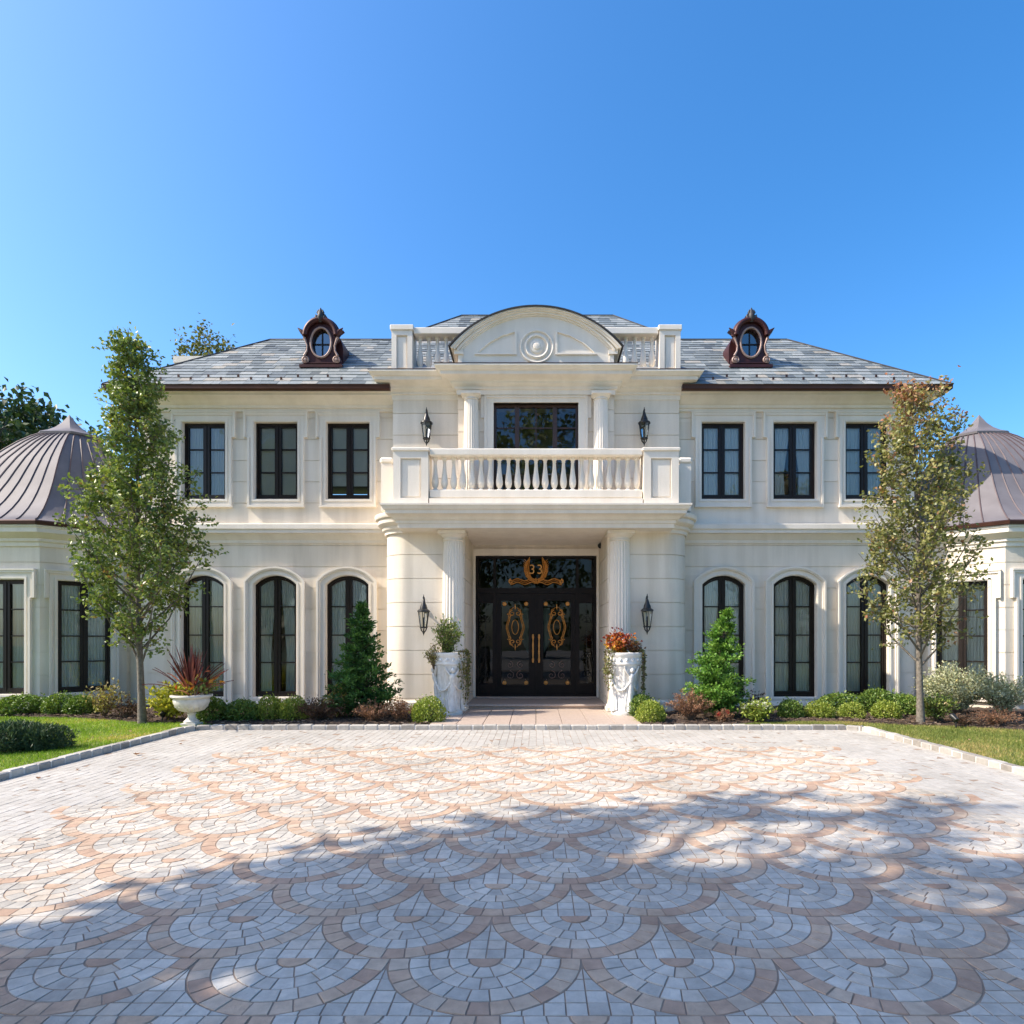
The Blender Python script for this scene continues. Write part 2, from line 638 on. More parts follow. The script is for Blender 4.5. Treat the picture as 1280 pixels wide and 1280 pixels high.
GAP = 0.0065
fans = []
for j in range(-11, 15):
    cy = FY0 + j * FR
    off = 0 if j % 2 == 0 else FR
    for k in range(-6, 7):
        cx = FX0 + off + k * FW
        if cx - FR < -4.62 or cx + FR > 4.72 or cy - FR < -2 or cy > 9.75:
            continue
        fans.append((cx, cy))
RINGS = [(0.085, 0.182, 5), (0.182, 0.280, 8), (0.280, 0.378, 11)]
for (cx, cy) in fans:
    def ringp(mb, r0, r1, a0, a1, tone=None):
        s = 2
        h = GAP / 2
        pts = []
        for q in range(s + 1):
            a = a0 + h / r1 + (a1 - a0 - GAP / r1) * q / s
            pts.append((cx + (r1 - h) * math.cos(a), cy + (r1 - h) * math.sin(a)))
        for q in range(s, -1, -1):
            rr = max(r0 + h, 0.004)
            a = a0 + h / rr + (a1 - a0 - GAP / rr) * q / s
            pts.append((cx + rr * math.cos(a), cy + rr * math.sin(a)))
        paver(mb, pts, tone=tone)
    # centre half-round
    pts = [(cx + 0.079 * math.cos(PI + PI * q / 8), cy + 0.079 * math.sin(PI + PI * q / 8)) for q in range(9)]
    paver(red, pts)
    for (r0, r1, n) in RINGS:
        js = [0] + [rng.uniform(-0.10, 0.10) for _ in range(n - 1)] + [0]
        an = [PI + PI * (q + js[q]) / n for q in range(n + 1)]
        for q in range(n):
            ringp(white, r0, r1, an[q], an[q + 1])
    n = 13
    an = [PI + PI * (q + (rng.uniform(-0.1, 0.1) if 0 < q < n else 0)) / n for q in range(n + 1)]
    for q in range(n):
        ringp(red, 0.378, FR, an[q], an[q + 1])
    # squares in the cusp above
    st = 0.0957
    for r_ in range(5):
        ya, yb = cy + r_ * st, cy + min((r_ + 1) * st, FR)
        sh = 0.0
        for q in range(-6, 6):
            xa = cx + (q + sh) * st
            poly = [(xa + GAP / 2, ya + GAP / 2), (xa + st - GAP / 2, ya + GAP / 2), (xa + st - GAP / 2, yb - GAP / 2), (xa + GAP / 2, yb - GAP / 2)]
            mx, my = xa + st / 2, (ya + yb) / 2
            for s in (-1, 1):
                ccx, ccy = cx + s * FR, cy + FR
                dx, dy = mx - ccx, my - ccy
                L = math.hypot(dx, dy)
                dx, dy = dx / L, dy / L
                poly = clip(poly, dx, dy, dx * ccx + dy * ccy + FR + GAP * 0.6)
                if len(poly) < 3:
                    break
            if len(poly) >= 3 and area(poly) > 0.0004:
                paver(red if r_ >= 4 else white, poly)
fanset = {(round(a, 3), round(b, 3)) for a, b in fans}


def in_fan(x, y):
    for j in (0, 1):
        pass
    r0 = math.floor((y - FY0) / FR)
    for j in (r0, r0 + 1):
        cy = FY0 + j * FR
        off = 0 if j % 2 == 0 else FR
        k = round((x - FX0 - off) / FW)
        cx = FX0 + off + k * FW
        if (round(cx, 3), round(cy, 3)) not in fanset:
            continue
        if y <= cy and math.hypot(x - cx, y - cy) < FR:
            return True
        if y > cy and min(math.hypot(x - cx - FR, y - cy - FR), math.hypot(x - cx + FR, y - cy - FR)) > FR and y < cy + FR:
            return True
    return False


# plain running-bond margin along the kerbs
bw, bl = 0.115, 0.19
margin = MB()
yy = -1.98
row = 0
x_cols = [KL + 0.01 + k * bw for k in range(int((KR - KL) / bw))]
for xa in x_cols:
    y = -1.98 + rng.uniform(0, bl)
    while y < KB - 0.02:
        l_ = bl * rng.uniform(0.85, 1.15)
        y1 = min(y + l_, KB - 0.01)
        mx, my = xa + bw / 2, (y + y1) / 2
        if not (abs(mx) < 4.0 and my < 9.2) and not (in_fan(mx, my) and in_fan(mx, y) and in_fan(mx, y1)):
            paver(margin, [(xa + 0.003, y + 0.003), (xa + bw - 0.003, y + 0.003), (xa + bw - 0.003, y1 - 0.003), (xa + 0.003, y1 - 0.003)], z=-0.0012, sink=0.0012)
        y = y1
white.build('fan_paving', M['paver'], drv)
red.build('arc_paving', M['redpaver'], drv)
margin.build('margin_paving', M['margin'], drv)

# cobble kerb
kj, ks = MB(), MB()
KH = 0.085


def kerb_run(p, q, inward):
    p, q = Vector(p), Vector(q)
    L = (q - p).length
    d_ = (q - p) / L
    n_ = Vector(inward)
    s = 0.0
    while s < L - 0.02:
        l_ = min(rng.uniform(0.19, 0.27), L - s)
        a = p + d_ * (s + 0.006)
        b = p + d_ * (s + l_ - 0.006)
        j0, j1 = rng.uniform(-0.006, 0.006), KH + rng.uniform(-0.008, 0.006)
        m3 = Matrix((( (b - a).x / (b - a).length, n_.x, 0, a.x), ((b - a).y / (b - a).length, n_.y, 0, a.y), (0, 0, 1, 0), (0, 0, 0, 1)))
        ks.m = m3
        ks.bbox(0, (b - a).length, j0, 0.125, -0.04, j1, 0.014, rng.random())
        s += l_
    kj.m = Matrix(((d_.x, n_.x, 0, p.x), (d_.y, n_.y, 0, p.y), (0, 0, 1, 0), (0, 0, 0, 1)))
    kj.box(0, L, 0.008, 0.12, -0.04, KH - 0.012)


kerb_run((KL + 0.02, -2), (KL, KB - 0.28), (-1, 0))
kerb_run((KL, KB - 0.28), (KL + 0.09, KB - 0.08), (-0.91, 0.41))
kerb_run((KL + 0.09, KB - 0.08), (KL + 0.30, KB), (-0.36, 0.93))
kerb_run((KL + 0.30, KB), (KR - 0.25, KB), (0, 1))
kerb_run((KR - 0.25, KB), (KR - 0.04, KB - 0.16), (0.61, 0.79))
kerb_run((KR - 0.04, KB - 0.16), (KR, -2), (1, 0))
kerb = tag(kj.build('kerb', M['kerbjoint']), kind='structure')
ks.build('cobble', M['kerb'], kerb)


def rough_sheet(name, outline, z, mat, cell=0.25, amp=0.02, dome=0.0, seed=1):
    """flat soil or turf sheet with a gently uneven surface and a skirt"""
    r = random.Random(seed)
    bm = bmesh.new()
    vs_ = [bm.verts.new((x, y, z)) for x, y in outline]
    for t in tessellate_polygon([[Vector((x, y, 0)) for x, y in outline]]):
        bm.faces.new([vs_[k] for k in t])
    for it in range(7):
        long_ = [e for e in bm.edges if e.calc_length() > cell]
        if not long_:
            break
        bmesh.ops.subdivide_edges(bm, edges=long_, cuts=1)
        bmesh.ops.triangulate(bm, faces=bm.faces[:])
    for v in bm.verts:
        if not v.is_boundary:
            v.co.z += r.uniform(-amp, amp) * 0.5 + dome * (0.5 + 0.5 * math.sin(v.co.x * 2.1 + v.co.y * 1.3))
    ed = [e for e in bm.edges if e.is_boundary]
    ex = bmesh.ops.extrude_edge_only(bm, edges=ed)
    for v in [q for q in ex['geom'] if isinstance(q, bmesh.types.BMVert)]:
        v.co.z = -0.3
    bmesh.ops.recalc_face_normals(bm, faces=bm.faces[:])
    me = bpy.data.meshes.new(name)
    bm.to_mesh(me)
    bm.free()
    me.materials.append(mat)
    return tag(link(name, me), kind='structure')


rough_sheet('lawn', [(-34, -8), (KL - 0.11, -8), (KL - 0.11, KB - 0.25), (KL + 0.02, KB + 0.02), (KL + 0.30, KB + 0.11), (KR - 0.25, KB + 0.11), (KR, KB - 0.08),
                     (KR + 0.11, KB - 0.3), (KR + 0.11, -8), (34, -8), (34, 40), (-34, 40)], 0.045, M['lawnbase'], 1.2, 0.012, seed=3)
rough_sheet('flower_bed', [(-15, 12.45), (-12, 12.5), (-10.4, 12.55), (-9.2, 12.4), (-8.2, 12.05), (-7.5, 11.72), (-6.9, 11.62), (-6.3, 11.72), (-5.9, 11.33), (-1.95, 11.32), (-1.95, 14.9), (-15, 14.9)],
            0.060, M['soil'], 0.2, 0.05, 0.02, seed=4)
rough_sheet('flower_bed', [(1.95, 11.32), (3.6, 11.32), (4.1, 11.6), (5.0, 11.8), (6.0, 11.75), (6.7, 11.35), (7.6, 11.15), (8.6, 10.6), (9.6, 10.2), (11, 10.1), (13, 10.6), (13, 14.9), (1.95, 14.9)],
            0.060, M['soil'], 0.2, 0.05, 0.02, seed=5)

# entrance apron and step
a_ = MB()
px0 = -1.93
while px0 < 1.93:
    for yk, (ya, yb) in enumerate(((11.26, 11.9), (11.9, 12.6), (12.6, 13.3), (13.3, 13.84))):
        a_.bbox(px0 + 0.003, min(px0 + 0.48, 1.93) - 0.003, ya + 0.003, yb - 0.003, -0.1, 0.078 + rng.uniform(-0.001, 0.001), 0.004)
    px0 += 0.483
tag(a_.build('apron', M['step']), kind='structure')

# ------------------------------------------------------------------ the mansion
WY = 14.6                     # wing wall plane
XL, XR = -9.25, 8.85          # wing ends
UY = 14.3                     # central upper wall
BY = 14.0                     # bay plane
PY = 13.6                     # portico piers
DY = 15.5                     # door plane
Z_EAVE = 7.36

house = empty('mansion', (0, 15.5, 0), 'two storey cream stone mansion with slate roof, balcony portico and two metal roofed end towers', 'mansion')
house['base'] = True
house['kind'] = 'thing'

WIN_UP = [255.5, 345.5, 435.5, 903.5, 993.0, 1083.0]
WIN_LO = [254.0, 344.5, 434.5, 904.0, 993.0, 1083.5]
UPW, UPH, UPZ = 1.01, 1.80, 4.89
LOW, LOH, LOZ, LOR = 1.0, 2.837, 0.27, 0.21
upx = [PX(x, WY) for x in WIN_UP]
lox = [PX(x, WY) for x in WIN_LO]

for (xa, xb) in ((XL, -3.28), (3.28, XR)):
    mb = MB()
    ops = [(x - UPW / 2 - 0.01, x + UPW / 2 + 0.01, UPZ - 0.01, UPZ + UPH + 0.01) for x in upx if xa < x < xb]
    ops += [(x - LOW / 2 - 0.01, x + LOW / 2 + 0.01, LOZ - 0.01, LOZ + LOH + 0.01) for x in lox if xa < x < xb]
    course_wall(mb, xa, xb, 0.0, 7.1, WY, WY + 0.25, ops, 0.497, phase=0.33)
    mb.build('wing_wall', M['stone'], house)
mb = MB()
mb.box(XL, XL + 0.25, WY + 0.252, 24, 0, 7.1)
mb.box(XR - 0.25, XR, WY + 0.252, 24, 0, 7.1)
mb.box(XL + 0.252, XR - 0.252, 23.75, 24, 0, 7.1)
mb.build('side_wall', M['stone'], house)
# plinth under the wing windows
for (xa, xb) in ((XL, -3.36), (3.36, XR)):
    mb = MB()
    mb.sweep([(xa, WY), (xb, WY)], [(0.0, 0.0), (0.05, 0.0), (0.05, 0.16), (0.03, 0.19), (0.0, 0.19)])
    mb.build('plinth', M['trim'], house)

# eave cornice, belt course, gutter
EC = [(0.0, 6.93), (0.05, 6.93), (0.055, 6.985), (0.10, 7.0), (0.10, 7.06), (0.14, 7.075), (0.18, 7.11), (0.24, 7.16), (0.33, 7.185), (0.37, 7.19), (0.37, 7.245), (0.41, 7.255), (0.43, 7.30), (0.43, 7.33), (0.0, 7.33)]
BC = [(0.0, 3.86), (0.03, 3.86), (0.035, 3.93), (0.07, 3.96), (0.10, 4.02), (0.13, 4.06), (0.20, 4.075), (0.20, 4.15), (0.23, 4.165), (0.23, 4.27), (0.06, 4.31), (0.0, 4.31)]
GU = [(0.435, 7.245), (0.52, 7.245), (0.545, 7.27), (0.545, 7.345), (0.555, 7.365), (0.50, 7.365), (0.435, 7.33)]
wl = [(XL, 24), (XL, WY), (-3.30, WY)]
wr = [(3.30, WY), (XR, WY), (XR, 24)]
for p_ in (wl, wr):
    mb = MB(); mb.sweep(p_, EC); mb.build('eave_cornice', M['trim'], house, 30)
    mb = MB(); mb.sweep(p_, BC); mb.build('belt_course', M['trim'], house, 30)
    mb = MB(); mb.sweep(p_, GU); mb.build('gutter', M['gutter'], house, 30)


# -------- windows
def make_window(w_, h, rise, bars, ears, name='window', leafgap=0.15, curtain=True):
    """window part (its own mesh is the frame) with pane, curtain and stone surround"""
    f = MB()
    o0, o1 = arch(w_, h, rise), arch(w_, h, rise, -0.05)
    f.band(o0, o1, 0.075, 0.20)
    o2 = arch(w_, h, rise, -0.088)
    f.band(arch(w_, h, rise, -0.052), o2, 0.095, 0.16)
    hw = w_ / 2
    top = h - 0.045
    f.box(-leafgap / 2, leafgap / 2, 0.088, 0.165, 0.05, top)
    f.box(-0.012, 0.012, 0.072, 0.088, 0.05, top)
    f.box(-hw + 0.05, hw - 0.05, 0.082, 0.163, 0.052, 0.125)
    for zb in bars:
        f.box(-hw + 0.085, -leafgap / 2, 0.102, 0.15, zb - 0.013, zb + 0.013)
        f.box(leafgap / 2, hw - 0.085, 0.102, 0.15, zb - 0.013, zb + 0.013)
    win = f.build(name, M['frame'], house)
    p = MB()
    o3 = arch(w_, h, rise, -0.07)
    i = p.av([(x, 0.128, z) for x, z in o3])
    p.af([i + k for k in range(len(o3))])
    p.build('pane', M['pane'], win)
    if curtain:
        c = MB()
        n = 96
        rows = []
        for zz in (0.0, h * 0.5, h):
            rows.append([(-hw - 0.08 + (w_ + 0.16) * k / n, 0.185 + 0.016 * math.sin(k * 1.25) + 0.008 * math.sin(k * 0.41 + zz), zz) for k in range(n + 1)])
        c.loops(rows, False)
        c.build('curtain', M['curtain'], win, 80)
    s = MB()
    if rise > 0:
        s.band(arch(w_, h, rise, 0.19), o0, -0.045, 0.12)
        s.band(arch(w_, h, rise, 0.192), arch(w_, h, rise, 0.135), -0.085, -0.0455)
        s.band(arch(w_, h, rise, 0.205), arch(w_, h, rise, 0.165), -0.10, -0.0855)
        s.band(arch(w_, h, rise, 0.055), arch(w_, h, rise, 0.02), -0.062, -0.0455)
    else:
        s.band([(-hw - 0.15, -0.14), (hw + 0.15, -0.14), (hw + 0.15, h + 0.2), (-hw - 0.15, h + 0.2)], o0, -0.045, 0.12)
        s.band([(-hw - 0.06, -0.06), (hw + 0.06, -0.06), (hw + 0.06, h + 0.06), (-hw - 0.06, h + 0.06)], arch(w_, h, 0, 0.02), -0.06, -0.0455)
        e = ears
        for q in (-1, 1):
            x_a, x_b = sorted((q * (hw + 0.153), q * (hw + 0.24)))
            s.box(x_a, x_b, -0.043, 0.05, h - e, h + 0.2)
            x_a, x_b = sorted((q * (hw + 0.195), q * (hw + 0.24)))
            s.box(x_a, x_b, -0.075, -0.0435, h - e, h + 0.2)
            x_a, x_b = sorted((q * (hw + 0.105), q * (hw + 0.15)))
            s.box(x_a, x_b, -0.075, -0.0455, -0.14, h - e)
        s.box(-hw - 0.24, hw + 0.24, -0.085, 0.05, h + 0.201, h + 0.235)
        s.box(-hw - 0.19, hw + 0.19, -0.07, -0.0457, h + 0.15, h + 0.199)
        s.box(-hw - 0.16, hw + 0.16, -0.075, 0.0, -0.19, -0.141)
    s.build('surround', M['trim'], win)
    return win


wu = make_window(UPW, UPH, 0, (0.655, 1.195), 0.36)
wlo = make_window(LOW, LOH, LOR, (0.80, 1.445, 2.115), 0)
for k, x in enumerate(upx):
    loc = (x, WY, UPZ)
    if k == 0:
        wu.location = loc
    else:
        copy_part(wu, house, loc)
for k, x in enumerate(lox):
    loc = (x, WY, LOZ)
    if k == 0:
        wlo.location = loc
    else:
        copy_part(wlo, house, loc)

def parted(w_, h):
    c = MB()
    hw = w_ / 2
    for s_ in (-1, 1):
        n = 60
        rows = []
        for zz, pull in ((0.0, 0.30), (h * 0.35, 0.36), (h, 0.06)):
            rows.append([(s_ * (hw + 0.06 - (hw + 0.06 - pull * hw) * k / n), 0.19 + 0.018 * math.sin(k * 1.15 + s_) + 0.008 * math.sin(k * 0.37), zz) for k in range(n + 1)])
        c.loops(rows, False)
    return c


def blind(w_, h, drop):
    c = MB()
    hw = w_ / 2
    n = int(h / 0.05)
    rows = []
    for k in range(n + 1):
        z = h - (h - drop) * k / n
        rows.append([(-hw - 0.05, 0.185 + 0.006 * (k % 2), z), (hw + 0.05, 0.185 + 0.006 * (k % 2), z)])
    c.loops(rows, False)
    return c


def swap_curtain(win, mb):
    for ch in win.children:
        if ch.name.startswith('curtain'):
            old = ch.data
            tmp = mb.build('curtain', M['curtain'], None, 80)
            ch.data = tmp.data
            bpy.data.objects.remove(tmp)


uw = sorted([o for o in house.children if o.name.split('.')[0] == 'window' and o.location.z > 3], key=lambda o: o.location.x)
lw = sorted([o for o in house.children if o.name.split('.')[0] == 'window' and o.location.z < 3], key=lambda o: o.location.x)
swap_curtain(uw[1], blind(UPW, UPH, 0.0))
swap_curtain(uw[2], blind(UPW, UPH, 0.35))
swap_curtain(uw[4], parted(UPW, UPH))
swap_curtain(lw[1], parted(LOW, LOH))
swap_curtain(lw[3], parted(LOW, LOH))

# -------- central block, upper storey
mb = MB()
course_wall(mb, -3.28, -1.76, 4.3, 7.3, UY, UY + 0.3, [], 0.497, phase=0.33)
course_wall(mb, 1.76, 3.28, 4.3, 7.3, UY, UY + 0.3, [], 0.497, phase=0.33)
CWX, CWZ0, CWZ1 = 0.955, 4.45, 6.95
course_wall(mb, -1.76, 1.76, 4.3, 7.3, BY + 0.08, UY + 0.3, [(-CWX, CWX, CWZ0, CWZ1)], 0.497, phase=0.33)
mb.box(-3.28, -3.03, UY + 0.302, 16, 4.3, 8.4)
mb.box(3.03, 3.28, UY + 0.302, 16, 4.3, 8.4)
mb.build('central_wall', M['stone'], house)

ENT = [(0.0, 7.10), (0.02, 7.10), (0.02, 7.2), (0.06, 7.215), (0.06, 7.265), (0.10, 7.28), (0.14, 7.32), (0.14, 7.35), (0.22, 7.40), (0.31, 7.425), (0.345, 7.43), (0.345, 7.50), (0.39, 7.515), (0.43, 7.565), (0.45, 7.575), (0.45, 7.61), (0.0, 7.61)]
mb = MB()
cpath = [(-3.28, 15.4), (-3.28, UY), (-1.76, UY), (-1.76, BY), (1.76, BY), (1.76, UY), (3.28, UY), (3.28, 15.4)]
mb.sweep(cpath, ENT)
mb.build('entablature', M['trim'], house, 30)
mb = MB()
mb.prism([(-3.74, 15.4), (-3.74, 13.845), (-2.22, 13.845), (-2.22, 13.545), (2.22, 13.545), (2.22, 13.845), (3.74, 13.845), (3.74, 15.4)], 7.611, 7.628)
mb.build('entablature_flashing', M['gutter'], house)
mb = MB()
mb.prism([(-3.27, 15.9), (-3.27, UY + 0.31), (3.27, UY + 0.31), (3.27, 15.9)], 7.30, 7.609)
mb.prism([(-1.75, UY + 0.31), (-1.75, BY + 0.01), (1.75, BY + 0.01), (1.75, UY + 0.31)], 7.302, 7.607)
mb.build('upper_slab', M['trim'], house)

# central window
f = MB()
wz = CWZ1 - CWZ0
f.band(arch(2 * CWX, wz, 0), arch(2 * CWX, wz, 0, -0.055), 0.10, 0.22)
for x, hwd in ((-0.43, 0.05), (0.43, 0.05)):
    f.box(x - hwd, x + hwd, 0.11, 0.21, 0.055, wz - 0.055)
f.box(-0.014, 0.014, 0.13, 0.19, 0.055, wz - 0.055)
for zz in (1.98,):
    f.box(-0.38, -0.014, 0.134, 0.186, zz - 0.013, zz + 0.013)
    f.box(0.014, 0.38, 0.134, 0.186, zz - 0.013, zz + 0.013)
    f.box(-0.9, -0.48, 0.134, 0.186, zz - 0.013, zz + 0.013)
    f.box(0.48, 0.9, 0.134, 0.186, zz - 0.013, zz + 0.013)
cw = f.build('balcony_window', M['framered'], house, loc=(0, BY + 0.08, CWZ0))
p = MB()
i = p.av([(-0.9, 0.16, 0.05), (0.9, 0.16, 0.05), (0.9, 0.16, wz - 0.05), (-0.9, 0.16, wz - 0.05)])
p.af((i, i + 1, i + 2, i + 3))
p.build('pane', M['pane'], cw)
p = MB()
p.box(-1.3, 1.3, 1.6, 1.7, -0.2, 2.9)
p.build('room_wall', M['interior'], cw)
s = MB()
s.band([(-1.16, 0), (1.16, 0), (1.16, wz + 0.15), (-1.16, wz + 0.15)], [(-CWX, 0), (CWX, 0), (CWX, wz), (-CWX, wz)], -0.04, 0.14)
s.band([(-1.165, 0.01), (1.165, 0.01), (1.165, wz + 0.152), (-1.165, wz + 0.152)], [(-1.11, 0.01), (1.11, 0.01), (1.11, wz + 0.10), (-1.11, wz + 0.10)], -0.07, -0.0405)
for q in (-1, 1):
    xa, xb = sorted((q * 1.168, q * 1.24))
    s.box(xa, xb, -0.045, 0.0, wz - 0.35, wz + 0.15)
s.build('surround', M['trim'], cw)


def column(r, h, fl=20):
    mb = MB()
    sh0, sh1 = 0.16 * (r / 0.25) + 0.02, h - 0.22 * (r / 0.25)
    mb.box(-r * 1.28, r * 1.28, -r * 1.28, r * 1.28, 0, 0.07)
    mb.lathe([(r * 1.2, 0.07), (r * 1.25, 0.09), (r * 1.22, 0.115), (r * 1.08, 0.125), (r * 1.06, 0.14), (r * 1.1, 0.15), (r * 1.06, sh0)], 40)
    pr = []
    for k in range(9):
        t = k / 8
        pr.append((r * (1 - 0.13 * t * t), sh0 + (sh1 - sh0) * t))
    mb.lathe(pr, 240, fl=fl, fd=0.085)
    q = (h - sh1)
    mb.lathe([(r * 0.9, sh1 + 0.0005), (r * 0.95, sh1 + q * 0.08), (r * 0.88, sh1 + q * 0.14), (r * 0.88, sh1 + q * 0.38), (r * 0.98, sh1 + q * 0.44), (r * 1.12, sh1 + q * 0.6), (r * 1.15, sh1 + q * 0.68)], 40)
    mb.box(-r * 1.22, r * 1.22, -r * 1.22, r * 1.22, sh1 + q * 0.68, h)
    return mb


c0 = column(0.175, 2.68).build('fluted_column', M['trim'], house, 60, (-1.45, BY - 0.03, 4.42))
copy_part(c0, house, (1.45, BY - 0.03, 4.42))
# little leaf collars at the capitals of the upper columns
c1 = column(0.24, 3.86).build('fluted_column', M['trim'], house, 60, (-1.80, 13.56, 0.085))
copy_part(c1, house, (1.82, 13.56, 0.085))

# -------- parapet of the central block
BAL = [(0.055, 0.0), (0.055, 0.035), (0.035, 0.045), (0.03, 0.065), (0.05, 0.09), (0.064, 0.15), (0.066, 0.20), (0.057, 0.29), (0.043, 0.40), (0.033, 0.52), (0.029, 0.60), (0.038, 0.625), (0.03, 0.64), (0.045, 0.66), (0.055, 0.67), (0.055, 0.715)]


def balu(mb, x, y, z, h, s=1.0):
    k = h / 0.715
    mb.lathe([(r_ * s, zz * k) for r_, zz in BAL], 16, (x, y, z))


def panelled_post(mb, x0, x1, y0, y1, z0, z1, b=0.1, cap=0.1):
    mb.box(x0 + 0.02, x1 - 0.02, y0 + 0.05, y1, z0, z1 - cap)
    w_ = x1 - x0
    fr = 0.02
    mb.band([(x0 + fr, z0), (x1 - fr, z0), (x1 - fr, z1 - cap), (x0 + fr, z1 - cap)],
            [(x0 + b + fr, z0 + b), (x1 - b - fr, z0 + b), (x1 - b - fr, z1 - cap - b), (x0 + b + fr, z1 - cap - b)], y0, y0 + 0.0495)
    # raised field
    mb.box(x0 + b + 0.055, x1 - b - 0.055, y0 + 0.03, y0 + 0.0497, z0 + b + 0.035, z1 - cap - b - 0.035)
    mb.bbox(x0 - 0.01, x1 + 0.01, y0 - 0.03, y1 + 0.03, z1 - cap + 0.001, z1, 0.012)


PRY = 14.12
bm_ = MB(); balu(bm_, 0, 0, 0, 0.74, 1.1)
bal0 = None
for s_ in (-1, 1):
    par = MB()
    xa, xb = sorted((s_ * 3.29, s_ * 2.78))
    panelled_post(par, xa, xb, PRY, PRY + 0.5, 7.63, 8.73, 0.11, 0.12)
    xa, xb = sorted((s_ * 2.775, s_ * 1.55))
    par.box(xa, xb, PRY + 0.06, PRY + 0.36, 7.63, 7.80)
    par.bbox(xa, xb, PRY + 0.02, PRY + 0.40, 8.54, 8.69, 0.015)
    par.box(s_ * 3.03 - 0.1, s_ * 3.03 + 0.1, PRY + 0.502, 16.4, 7.63, 8.5)
    parapet = par.build('parapet', M['trim'], house)
    for k in range(6):
        loc = (s_ * (2.66 - 0.20 * k), PRY + 0.21, 7.80)
        if bal0 is None:
            bal0 = bm_.build('baluster', M['trim'], parapet, 45, loc)
        else:
            copy_part(bal0, parapet, loc)

# -------- arched pediment
Z0 = 7.63


def arcband(mb, half, zend, ztop, t, y0, y1, n=28):
    h = ztop - zend
    Rr = (half * half + h * h) / (2 * h)
    cz = ztop - Rr
    a0 = math.asin(half / Rr)
    out, inn = [], []
    for k in range(n + 1):
        a = -a0 + 2 * a0 * k / n
        out.append((Rr * math.sin(a), cz + Rr * math.cos(a)))
        inn.append(((Rr - t) * math.sin(a), cz + (Rr - t) * math.cos(a)))
    rings = [[(x, y0, z) for x, z in inn], [(x, y0, z) for x, z in out], [(x, y1, z) for x, z in out], [(x, y1, z) for x, z in inn], [(x, y0, z) for x, z in inn]]
    mb.loops(rings, False)
    for e in (0, n):
        q = [(out[e][0], y0, out[e][1]), (inn[e][0], y0, inn[e][1]), (inn[e][0], y1, inn[e][1]), (out[e][0], y1, out[e][1])]
        i = mb.av(q)
        mb.af((i, i + 1, i + 2, i + 3))


pd = MB()
# tympanum
half, zend, ztop = 1.66, 7.87, 8.70
h = ztop - zend
Rr = (half * half + h * h) / (2 * h)
a0 = math.asin(half / Rr)
ol = [(-half, Z0), (half, Z0)] + [(Rr * math.sin(a0 - 2 * a0 * k / 24), ztop - Rr + Rr * math.cos(a0 - 2 * a0 * k / 24)) for k in range(25)]
pd.plate(ol, [], 13.62, 16.3)
arcband(pd, 1.675, 7.90, 8.705, 0.035, 13.585, 13.619)
arcband(pd, 1.73, 7.91, 8.745, 0.045, 13.545, 16.3)
arcband(pd, 1.80, 7.925, 8.785, 0.045, 13.505, 16.3)
arcband(pd, 1.85, 7.93, 8.81, 0.04, 13.47, 16.29)
for s_ in (-1, 1):      # stone returns carrying the arch ends
    xa, xb = sorted((s_ * 1.60, s_ * 1.70))
    pd.box(xa, xb, 13.60, 16.2, Z0, 7.86)
    xa, xb = sorted((s_ * 1.58, s_ * 1.78))
    pd.box(xa, xb, 13.56, 16.25, 7.82, 7.90)
# relief panels either side of the medallion
for s_ in (-1, 1):
    pts = []
    r_in = 2.05
    o_ = [(s_ * 0.42, Z0 + 0.19), (s_ * 1.34, Z0 + 0.19), (s_ * 1.06, Z0 + 0.44), (s_ * 0.74, Z0 + 0.62), (s_ * 0.42, Z0 + 0.72)]
    cxm = sum(p[0] for p in o_) / 5
    czm = sum(p[1] for p in o_) / 5
    i_ = [(p[0] + (cxm - p[0]) * 0.12, p[1] + (czm - p[1]) * 0.15) for p in o_]
    if s_ < 0:
        o_, i_ = o_[::-1], i_[::-1]
    pd.band(o_, i_, 13.585, 13.6195)
ped = pd.build('pediment', M['trim'], house, 30)
md = MB()
md.m = Matrix.Translation((0.02, 13.62, Z0 + 0.37))
for (r0, r1, yb) in ((0.37, 0.325, 0.035), (0.265, 0.215, 0.042)):
    md.lathe([(r0, 0.0), (r0, yb * 0.7), ((r0 + r1) / 2, yb), (r1, yb * 0.7), (r1, 0.0)], 40, axis='y', cap=False)
md.lathe([(0.15, 0.0), (0.15, 0.018), (0.12, 0.034), (0.085, 0.03), (0.07, 0.05), (0.03, 0.058), (0.001, 0.058)], 32, axis='y')
md.build('medallion', M['trim'], ped, 40)
md = MB()
arcband(md, 1.90, 7.945, 8.825, 0.03, 13.44, 16.3)
md.build('pediment_roof', M['membrane'], ped, 30)

# -------- portico
def rounded(xo, xi, yf, yb, r):
    """left pier plan, CCW, rounded outer front corner"""
    pts = [(xo, yb), (xo, yf + r)]
    for k in range(1, 12):
        a = PI + (PI / 2) * k / 12
        pts.append((xo + r + r * math.cos(a), yf + r + r * math.sin(a)))
    pts += [(xo + r, yf), (xi, yf), (xi, yb)]
    return pts


def mirror(pts):
    return [(-x, y) for x, y in pts][::-1]


